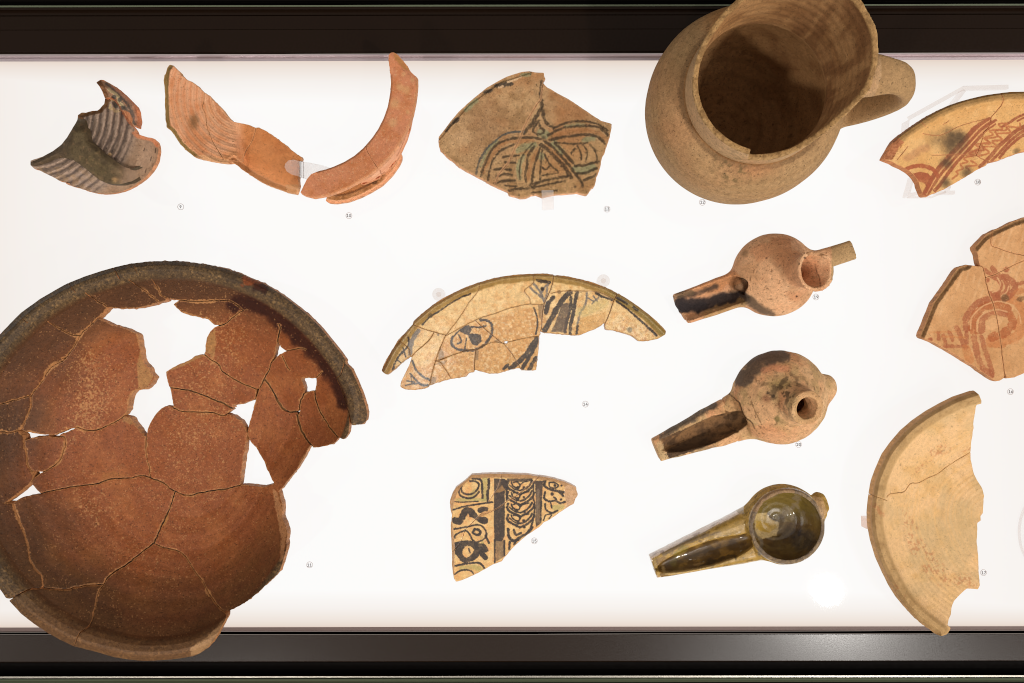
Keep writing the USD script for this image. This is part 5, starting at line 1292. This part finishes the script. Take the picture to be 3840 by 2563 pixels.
def bar3(X, Y, Z, a, b, w0, w1, h0, h1, e=2.6):
    t, s, q, L = along(X, Y, Z, a, b)
    w = w0 + (w1 - w0) * np.clip(t, 0, 1); hh = h0 + (h1 - h0) * np.clip(t, 0, 1)
    d = ((np.abs(s) / w) ** e + (np.abs(q) / hh) ** e) ** (1 / e)
    return np.maximum((d - 1) * np.minimum(w, hh), np.maximum(-t, t - 1) * L), t, s, q


def lamp19(X, Y, Z, what='all'):
    body = ell(X, Y, Z, (173.4, 44, 23), (27.4, 27.4, 22.5))
    neck, tn, rn = cone(X, Y, Z, (176, 44, 36), (186.5, 43.7, 66), [0, .3, .6, 1], [14, 9.6, 9.8, 13.4])
    noz, t, s, q = bar3(X, Y, Z, (162, 39, 18.5), (111.5, 21.3, 17.5), 12.2, 11.0, 10.5, 9.5)
    han, th, sh, qh = bar3(X, Y, Z, (180, 46.5, 27), (222.5, 60, 29), 7.0, 6.4, 6, 5.6, 3.2)
    if what == 'lab':
        return np.stack([body, neck, noz, han])
    f = smin(smin(smin(body, neck, 9), noz, 4), np.where(X > 172, han, 40), 5)
    f = np.maximum(f, -np.maximum(ell(X, Y, Z, (173.4, 44, 23), (23.5, 23.5, 18.5)), Z - 46))
    hole, tt, rr = cone(X, Y, Z, (176.5, 44, 34), (186.8, 43.7, 67.5), [0, .3, .55, 1], [6, 5.2, 6.2, 11.4])
    f = np.maximum(f, -hole)
    tr = np.sqrt(s**2 + ((q - 6.0) * .9) ** 2) - 9.0
    tr = np.where((t > .22), tr, 5)
    f = smax(f, -tr, 1.2)
    f = smax(f, np.where(t > .27, q - 6.0, -9), 1)
    vh = ell(X, Y, Z, (152.9, 37.6, 24), (7.4, 6.6, 12.5))
    f = smax(f, -vh, .8)
    f = np.maximum(f, (t - .985) * 53 + rough3(X, Y, Z, 4, 1.6, 5) + s * .25)
    f = np.maximum(f, -np.maximum(np.maximum(np.abs(X - 187) - 7.5, 53 - Y), 61.5 - Z + rough3(X, Y, Z * 0, 3, .8, 7)))
    return np.maximum(f, .6 - Z) + rough3(X, Y, Z, 9, .35, 6)


cl19, cl20, cl21 = Crop(2460, 840, 2.936), Crop(2420, 1280, 3.091), Crop(2400, 1780, 3.0115)


def lamp_class(fn):
    def g(v):
        d = fn(v[:, 0], v[:, 1], v[:, 2], 'lab')
        lab = np.argmin(np.stack([d[0] - .6] + [x for x in d[1:]]), 0)
        return lab
    return g


def class21(v):
    lab = lamp_class(lamp21)(v)
    r = np.hypot(v[:, 0] - 179.2, v[:, 1] + 120.5)
    lab[(lab == 0) & (((v[:, 2] > 32.2) & (r > 20)) | ((r > 25) & (v[:, 2] > 8)))] = 3
    return lab


def paint19(u, w, v):
    p = Paint(cl19, u, w, (220, 174, 132), 19)
    q3 = lambda s, sd: fbm(v / s, 4, sd)
    p.mix(ss(.42, .62, q3(14, 1)) * .6, (218, 166, 122)); p.mix(ss(.45, .65, q3(9, 2)) * .45, (184, 134, 92)); p.mix(ss(.5, .66, q3(20, 3)) * .5, (202, 138, 96))
    p.mix(ss(.68, .72, q3(1.6, 4)) * .6, (118, 80, 50))
    p.stroke([(560, 690), (700, 640), (860, 600)], 120, (198, 134, 86), .7, .5, 14)
    p.stroke([(240, 840), (330, 800), (480, 760), (660, 690)], 40, (64, 50, 42), .8, .5, 14, .2)
    p.stroke([(260, 880), (420, 890), (600, 870), (800, 830), (950, 820)], 118, (54, 44, 42), .97, .3, 16, .05); p.stroke([(300, 920), (420, 930), (520, 900)], 90, (48, 40, 40), .9, .4, 12, .05)
    p.stroke([(1000, 820), (1080, 880), (1150, 940), (1250, 990)], 70, (84, 66, 50), .75, .6, 18, .2); p.stroke([(170, 820), (260, 780), (380, 760)], 50, (104, 84, 62), .7, .7, 8)
    p.stroke([(560, 1010), (760, 950), (930, 880)], 90, (176, 138, 90), .8, .6, 12)
    p.mix(((v[:, 0] > 196) & (p.x > 1930)) * .75, (172, 142, 98)); p.blob(980, 330, 50, (150, 116, 80), .6, .8)
    p.poly([(1480, 190), (1560, 170), (1650, 290), (1500, 300)], (226, 178, 138), .7, 3)
    p.stroke([(1750, 440), (1770, 530), (1800, 600), (1810, 710)], 6, (84, 50, 30), .8)
    for x, y, r in ((1217, 378, 12), (830, 462, 10), (1550, 800, 12), (1640, 375, 14)):
        p.blob(x, y, r, (60, 36, 22), .85)
    return p.lin()


L19 = 'light orange oil lamp with a stick handle and a funnel mouth, sooty open spout'
sdf_thing('oil_lamp', L19, 'oil lamp', lamp19, [104, 8, -1], [228, 74, 70], .75, lamp_class(lamp19), ['body', 'neck', 'spout', 'handle'], M_CLAY, paint19, cl19)


def lamp20(X, Y, Z, what='all'):
    body = ell(X, Y, Z, (176.6, -36.7, 25), (31, 31, 24.5))
    neck, tn, rn = cone(X, Y, Z, (178.6, -38, 40), (183.2, -41.5, 62), [0, .35, 1], [15, 11.6, 10.8])
    noz, t, s, q = bar3(X, Y, Z, (160, -46.5, 18), (96.5, -72.6, 15.5), 17.4, 7.8, 12, 9, 2.8)
    lug = ell(X, Y, Z, (207, -30.5, 27), (6.2, 8.5, 7))
    if what == 'lab':
        return np.stack([body, neck, noz, lug])
    f = smin(smin(smin(body, neck, 6), noz, 3), lug, 4)
    f = np.maximum(f, -np.maximum(ell(X, Y, Z, (176.6, -36.7, 25), (26, 26, 20)), -1))
    hole, tt, rr = cone(X, Y, Z, (178.6, -38, 38), (183.6, -41.8, 64), [0, .5, .8, 1], [6, 6.2, 6.8, 8])
    f = np.maximum(f, -hole)
    f = smax(f, np.where(t > .12, q - 8.6 + 3 * t, -9), 1.5)
    cav, tc, sc, qc = bar3(X, Y, Z, (154.5, -49.5, 24), (103.5, -70.6, 22), 8.2, 5.2, 15, 12, 2.2)
    mid = np.sqrt(np.clip(1 - ((tc - .5) / .56) ** 2, 0.02, 1))
    cw2 = np.maximum(((np.abs(sc) / (9.0 * mid * (1 - .25 * tc))) ** 2.2 + (np.abs(qc) / (13 * mid ** .7)) ** 2.2) ** (1 / 2.2) - 1, np.abs(tc - .5) - .56) * 8
    f = smax(f, -cw2, 1.0)
    f = np.maximum(f, tn * 22 - 20.4 + rough3(X, Y, Z * 0, 5, 1.6, 8))
    # seam where spout joins body
    f = f + .9 * np.exp(-((t - .235 - .02 * np.sin(s * .5)) * 68 / .55) ** 2) * (q > -6)
    return np.maximum(f, .6 - Z) + rough3(X, Y, Z, 7, .5, 6)


def paint20(u, w, v):
    p = Paint(cl20, u, w, (216, 174, 128), 20)
    q3 = lambda s, sd: fbm(v / s, 4, sd)
    p.mix(ss(.42, .62, q3(14, 1)) * .6, (214, 162, 116)); p.mix(ss(.45, .65, q3(9, 2)) * .6, (178, 146, 98)); p.mix(ss(.5, .66, q3(20, 3)) * .5, (204, 136, 92))
    p.mix(ss(.66, .7, q3(1.7, 4)) * .6, (120, 86, 56))
    p.stroke([(1130, 440), (1220, 330), (1330, 230), (1460, 170), (1560, 150)], 150, (96, 78, 64), .9, .5, 20, .15)
    p.blob(1560, 500, 190, (160, 132, 82), .7, .8, 70); p.mix(np.exp(-((p.x - 1600) ** 2 + (p.y - 560) ** 2) / 240**2) * ss(.52, .58, q3(3, 12)) * .75, (84, 64, 44))
    p.blob(1400, 670, 70, (150, 100, 70), .7, .8); p.blob(1480, 640, 24, (70, 54, 40), .8); p.blob(1420, 600, 22, (80, 60, 44), .8); p.blob(1530, 905, 36, (120, 104, 60), .7)
    p.stroke([(1380, 340), (1500, 310), (1650, 330)], 60, (206, 136, 98), .6, .6, 12)
    p.stroke([(1450, 1130), (1700, 1120), (1900, 1000)], 120, (220, 166, 122), .6, .6, 14)
    p.stroke([(200, 1100), (400, 970), (600, 850), (800, 740)], 60, (96, 82, 68), .85, .7, 10); p.stroke([(150, 1060), (350, 920)], 40, (150, 124, 98), .6)
    p.stroke([(350, 1290), (500, 1230), (650, 1180), (760, 1130)], 90, (74, 58, 44), .8, .6, 10); p.stroke([(560, 1300), (800, 1230)], 40, (140, 118, 92), .6)
    p.stroke([(240, 1220), (300, 1200), (330, 1150)], 60, (120, 104, 80), .7, .6, 8); p.stroke([(170, 1200), (220, 1330), (400, 1340)], 60, (186, 158, 116), .7, .6, 8)
    p.stroke([(1225, 700), (1290, 850), (1350, 970)], 10, (120, 88, 56), .8); p.stroke([(960, 600), (1050, 680), (1090, 720), (1150, 870), (1230, 940), (1270, 1020)], 11, (70, 46, 28), .8)
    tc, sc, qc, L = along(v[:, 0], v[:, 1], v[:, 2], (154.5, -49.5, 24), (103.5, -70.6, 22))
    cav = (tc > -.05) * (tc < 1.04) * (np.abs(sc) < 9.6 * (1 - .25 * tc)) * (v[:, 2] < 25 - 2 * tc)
    p.mix(cav * .85, (128, 92, 58)); p.mix(cav * ss(.42, .6, q3(6, 17)) * .75, (84, 60, 40)); p.mix(cav * (sc > 2) * ss(.3, .6, tc) * .5, (60, 46, 36))  # spout cavity browned: soot plus painted shade of the recess
    p.mix(((p.x > 1740) & (p.x < 2100) & (p.y > 560) & (v[:, 2] > 57)) * .5, (198, 152, 104))
    return p.lin()


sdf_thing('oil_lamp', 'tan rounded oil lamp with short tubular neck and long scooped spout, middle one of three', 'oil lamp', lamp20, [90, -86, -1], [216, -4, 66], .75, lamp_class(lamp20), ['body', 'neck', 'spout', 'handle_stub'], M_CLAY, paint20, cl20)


def lamp21(X, Y, Z, what='all'):
    body = ell(X, Y, Z, (179.2, -120.5, 24), (26.2, 26.2, 23))
    noz, t, s, q = bar3(X, Y, Z, (164, -127, 18), (94.5, -150.8, 14.5), 18.6, 7.6, 12.5, 9.5, 2.8)
    lug = ell(X, Y, Z, (203.6, -109.0, 23), (5.2, 8.4, 8)) + rough3(X, Y, Z, 5, 1.2, 31)
    if what == 'lab':
        return np.stack([body, noz, lug])
    f = smin(smin(body, noz, 2.5), lug, 3)
    f = np.maximum(f, Z - 33.3 - rough3(X, Y, Z * 0, 5, 1.5, 3))
    inn = ell(X, Y, Z, (179.2, -120.5, 27), (22.6, 22.6, 21)) + .12 * np.sin(np.hypot(X - 179, Y + 120.5) * 1.3 + np.arctan2(Y + 120.5, X - 179))
    f = smax(f, -inn, 1.0)
    f = smax(f, np.where((t > .1) & (body > 0), q - 9.5 + 4.5 * t - .12 * np.abs(s), -9), 1.5)
    cav, tc, sc, qc = bar3(X, Y, Z, (157.5, -131.2, 22.5), (99.8, -150.6, 20), 8, 5, 15, 12, 2.2)
    mid = np.sqrt(np.clip(1 - ((tc - .5) / .56) ** 2, 0.02, 1))
    cw2 = np.maximum(((np.abs(sc) / (9.0 * mid * (1 - .25 * tc))) ** 2.2 + (np.abs(qc) / (13 * mid ** .7)) ** 2.2) ** (1 / 2.2) - 1, np.abs(tc - .5) - .56) * 8
    f = smax(f, -cw2, 1.2)
    tr, t2, s2, q2 = bar3(X, Y, Z, (160, -126.3, 27), (128, -139, 25), 2.6, 1.8, 5, 3, 2)
    f = smax(f, -tr, 1)
    return np.maximum(f, .6 - Z) + rough3(X, Y, Z, 7, .3, 6)


def paint21(u, w, v):
    p = Paint(cl21, u, w, (184, 146, 74), 21)
    q3 = lambda s, sd: fbm(v / s, 4, sd)
    p.mix(ss(.42, .62, q3(8, 1)) * .6, (184, 148, 80)); p.mix(ss(.45, .62, q3(5, 2)) * .5, (132, 104, 44)); p.mix(ss(.62, .68, q3(2, 4)) * .5, (96, 72, 40))
    x, y = v[:, 0] - 179.2, v[:, 1] + 120.5
    r = np.hypot(x, y); ins = (r < 23.2) & (v[:, 2] < 33) 
    inside = ins & (r < 26 * np.sqrt(np.clip(1 - ((v[:, 2] - 27) / 21.6) ** 2, 0, 1)))
    p.mix(inside * .95, (104, 78, 38)); p.mix(inside * ss(.45, .6, q3(6, 7)) * .6, (82, 56, 30))
    up = inside & (y > -2)
    p.mix(up * ss(-14, 2, y - x * .4) * .8, (126, 106, 46)); p.mix(up * ss(.5, .6, q3(5, 8)) * .7, (138, 120, 98))
    p.mix(inside * ss(.55, .8, np.sin(r * 1.2 + np.arctan2(y, x) * 1)) * .3, (150, 124, 70))
    p.blob(1840, 740, 150, (62, 48, 42), .95, .4, 140); p.mix(np.exp(-((p.x - 1840) ** 2 + (p.y - 740) ** 2) / 150**2) * ss(.56, .6, q3(2.4, 14)) * .5, (130, 106, 66))
    p.poly([(1310, 440), (1450, 430), (1480, 500), (1575, 545), (1560, 620), (1540, 690), (1440, 715), (1340, 740), (1300, 650), (1290, 540)], (206, 178, 124), .95, 2, 8)
    p.poly([(1310, 520), (1430, 545), (1520, 540), (1545, 600), (1460, 660), (1360, 640), (1310, 600)], (186, 148, 60), .95, 2, 5)
    p.stroke([(1445, 440), (1480, 490), (1545, 525)], 16, (84, 62, 36), .85); p.blob(1600, 490, 55, (72, 52, 30), .6, .7)
    rim = (v[:, 2] > 31.5) & (r > 20.5)
    p.mix(rim * .95, (142, 120, 94)); p.mix(rim * ss(.45, .6, q3(3, 9)) * .6, (108, 92, 80)); p.mix(rim * (p.y < 420) * (p.x < 1750) * .5, (170, 130, 92))
    out = (r > 24.5) & (v[:, 2] < 30) & (v[:, 2] > 1)
    t, s, q, L = along(v[:, 0], v[:, 1], v[:, 2], (164, -127, 18), (94.5, -150.8, 14.5))
    sidew = (t > .12) * (r > 26.5) * (q < 5.5) * (np.abs(s) > np.interp(t, [0, 1], [13.5, 4.8]))
    p.mix(sidew * .95, (236, 214, 196)); p.mix(sidew * ss(.6, .66, q3(4, 19)) * .6, (150, 110, 84))  # pale glaze on the spout flanks, with panel light painted in
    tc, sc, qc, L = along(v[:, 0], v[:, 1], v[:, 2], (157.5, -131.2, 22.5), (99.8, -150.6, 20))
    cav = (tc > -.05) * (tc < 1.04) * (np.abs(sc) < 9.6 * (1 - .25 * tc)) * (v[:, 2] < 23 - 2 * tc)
    p.mix(cav * .75, (134, 98, 42)); p.mix(cav * ss(.42, .6, q3(6, 17)) * .7, (82, 58, 28))  # cavity colour darkened for recess shade as well as soot
    p.stroke([(270, 900), (500, 780), (700, 700), (900, 660)], 34, (112, 92, 70), .75, .8, 6); p.stroke([(850, 690), (1000, 640), (1230, 560)], 30, (196, 164, 110), .7, .8, 5)
    p.stroke([(680, 1040), (800, 990), (900, 970), (1060, 930)], 40, (58, 42, 26), .85, .9, 6); p.blob(800, 1000, 60, (54, 40, 26), .8)
    p.stroke([(380, 1000), (420, 900), (500, 830)], 60, (130, 114, 44), .6, .6, 8)
    p.stroke([(260, 1050), (300, 1110), (500, 1100), (800, 1030), (1050, 960)], 30, (214, 182, 124), .7, .8, 5)
    p.poly([(1950, 250), (2060, 260), (2115, 430), (2060, 520), (2010, 360)], (200, 162, 120), .8, 3)
    p.stroke([(1270, 560), (1300, 680), (1370, 760), (1350, 900)], 30, (118, 104, 88), .8, .6, 5)
    return p.lin()


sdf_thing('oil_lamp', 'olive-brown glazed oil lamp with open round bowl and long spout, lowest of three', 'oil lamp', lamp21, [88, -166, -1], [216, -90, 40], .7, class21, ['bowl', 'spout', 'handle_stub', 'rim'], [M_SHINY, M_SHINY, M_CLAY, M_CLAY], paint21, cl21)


# ------------------------------------------------------------------ acrylic mounts
def prism(poly, z0, z1, ztop_for_xy=None):
    q = np.asarray(poly.exterior.coords)[:-1]
    w = world(q[:, 0], q[:, 1], (z1 if ztop_for_xy is None else ztop_for_xy) / 1000.)
    g = Polygon(w[:, :2], [world(np.asarray(r.coords)[:-1, 0], np.asarray(r.coords)[:-1, 1], z1 / 1000.)[:, :2] for r in poly.interiors])
    m = trimesh.creation.extrude_polygon(g.buffer(0), (z1 - z0) / 1000., engine='earcut')
    m.apply_translation([0, 0, z0 / 1000.])
    return m


def base_of(pts):
    c = np.mean(pts, 0)
    return world(c[:1], c[1:], 0.0)[0]


clip13 = c13([(1146, 1287), (1264, 1287), (1268, 1475), (1150, 1487)])
t = thing('acrylic_clip', 'small square frosted clip at the lower edge of the tan leaf sherd', 'clip', base_of(clip13))
V, F, col = slab(Polygon(clip13), lambda u, v: (.2 + np.interp(c13.inv(u, v)[1], [1280, 1345, 1360, 1480], [13.2, 12.6, 11.4, 2.6])) / 1000, .0014, 3.0, lambda u, v, d: np.ones((len(u), 3)), (255, 255, 255), 1, 0, 0, 0)
part(t, 'strap', V, F, M_FROST, col)
clip10 = cb([(205, 1090), (150, 1076), (100, 1085), (72, 1115), (66, 1145), (85, 1185), (130, 1213), (190, 1228), (230, 1245), (275, 1252), (310, 1225), (400, 1200), (490, 1170), (480, 1150), (400, 1125), (300, 1105)])
t = thing('acrylic_clip', 'rounded frosted strip clipped over the right end of the orange ribbed sherd', 'clip', base_of(clip10))
V, F, col = slab(Polygon(clip10), lambda u, v: (.0 + np.interp(cb.inv(u, v)[0], [60, 205, 240, 500], [38, 36, 27, 22])) / 1000, .0014, 3.0, lambda u, v, d: np.ones((len(u), 3)), (255, 255, 255), 1, 0, 0, 0)
part(t, 'strap', V, F, M_FROST, col)
for x, y, lb in ((505, 257, 'clear round acrylic button behind the left shoulder of the cream mended rim sherd'), (1778, 152, 'clear round acrylic button behind the right shoulder of the cream mended rim sherd')):
    c = c14([(x, y)])
    t = thing('acrylic_button', lb, 'support', base_of(c), 'round acrylic buttons')
    tmpart(t, 'disc', prism(Point(*c[0]).buffer(50 / 2.0605), .6, 7), M_ACR)
    tmpart(t, 'pin', prism(Point(*c[0]).buffer(20 / 2.0605), 7.2, 8), M_ACR)
tab = c17([(105, 822), (150, 822), (150, 892), (107, 884)])
t = thing('acrylic_tab', 'small milky tab with pink plate reflection in its colour, sticking out left of the plain buff plate', 'support', base_of(tab))
tmpart(t, 'tab', prism(Polygon(tab), .6, 9), acrylic('reflection_tinted_acrylic', (.97, .90, .85), .25, (250, 205, 180)))  # peach tint is the plate reflection put into the acrylic colour
t = thing('acrylic_stand', 'clear acrylic easel behind the yellow-buff plate rim with red bands', 'stand', base_of(c18([(900, 900)])))
for q, w, z0, z1 in (([(430, 530), (1090, 165), (1640, 150)], 50, 20, 23), ([(1105, 190), (985, 345)], 40, 12, 19), ([(418, 560), (404, 670)], 22, 10, 19), ([(482, 1250), (415, 1490)], 24, 6, 14), ([(415, 1480), (570, 1445), (985, 1445)], 44, 1, 5), ([(415, 1502), (700, 1502), (870, 1440)], 22, 6, 8), ([(930, 1370), (905, 1430)], 16, 6, 12)):
    tmpart(t, 'bar', prism(LineString(c18(q)).buffer(w / 3.266 / 2, cap_style='flat', join_style='mitre'), z0, z1), M_ACR)
t = thing('acrylic_disc', 'thin edge of a clear round disc cut off by the right picture edge', 'support', base_of(np.array([[4032., 1997.]])))
tmpart(t, 'plate', prism(Point(4032, 1997).buffer(204, quad_segs=32), .6, 2.4), acrylic('very_clear_acrylic', (.995, .993, .99), .004))
tmpart(t, 'edge', prism(Point(4032, 1997).buffer(208, quad_segs=32).difference(Point(4032, 1997).buffer(205, quad_segs=32)), .6, 3), acrylic('acrylic_edge', (.955, .93, .92), .02))

# ------------------------------------------------------------------ printed numbers
for n, x, y, where in ((9, 677.6, 776.4, 'below right of the grey ribbed handle sherd'), (10, 1308.5, 809.7, 'below the orange rim fragment'), (13, 2276.4, 785, 'right of the clip of the tan leaf sherd'), (12, 2633.8, 759.3, 'just below the jug'), (18, 3667, 683.6, 'below the plate rim with red bands'), (16, 3789.5, 1469.8, 'below the sherd with the red spiral'),
                       (17, 3688.3, 2148.3, 'right of the plain buff plate'), (14, 2195.4, 1516.3, 'below the cream mended rim sherd'), (15, 2003.6, 2029.3, 'right of the black painted sherd'), (19, 3059.8, 1114.5, 'below the mouth of the stick-handled lamp'), (20, 2994.6, 1667.6, 'below the middle lamp'), (11, 1161, 2119.2, 'right of the large broken bowl')):
    o = world(np.array([x]), np.array([y]), 0.0)[0]
    t = thing('number_label', f'printed number {n} in a thin ring {where}', 'label', o)
    tmpart(t, 'ring', prism(Point(x, y).buffer(11.9, quad_segs=12).difference(Point(x, y).buffer(10.6, quad_segs=12)), .3, .4), M_INKRING)
    tm = meshkit.text_mesh(str(n), 10.5 * K, .0001, bold=True)
    b_ = tm.bounds
    tm.apply_translation([o[0] - (b_[0, 0] + b_[1, 0]) / 2, o[1] - (b_[0, 1] + b_[1, 1]) / 2, .0003])
    tmpart(t, 'numeral', tm, M_INK)
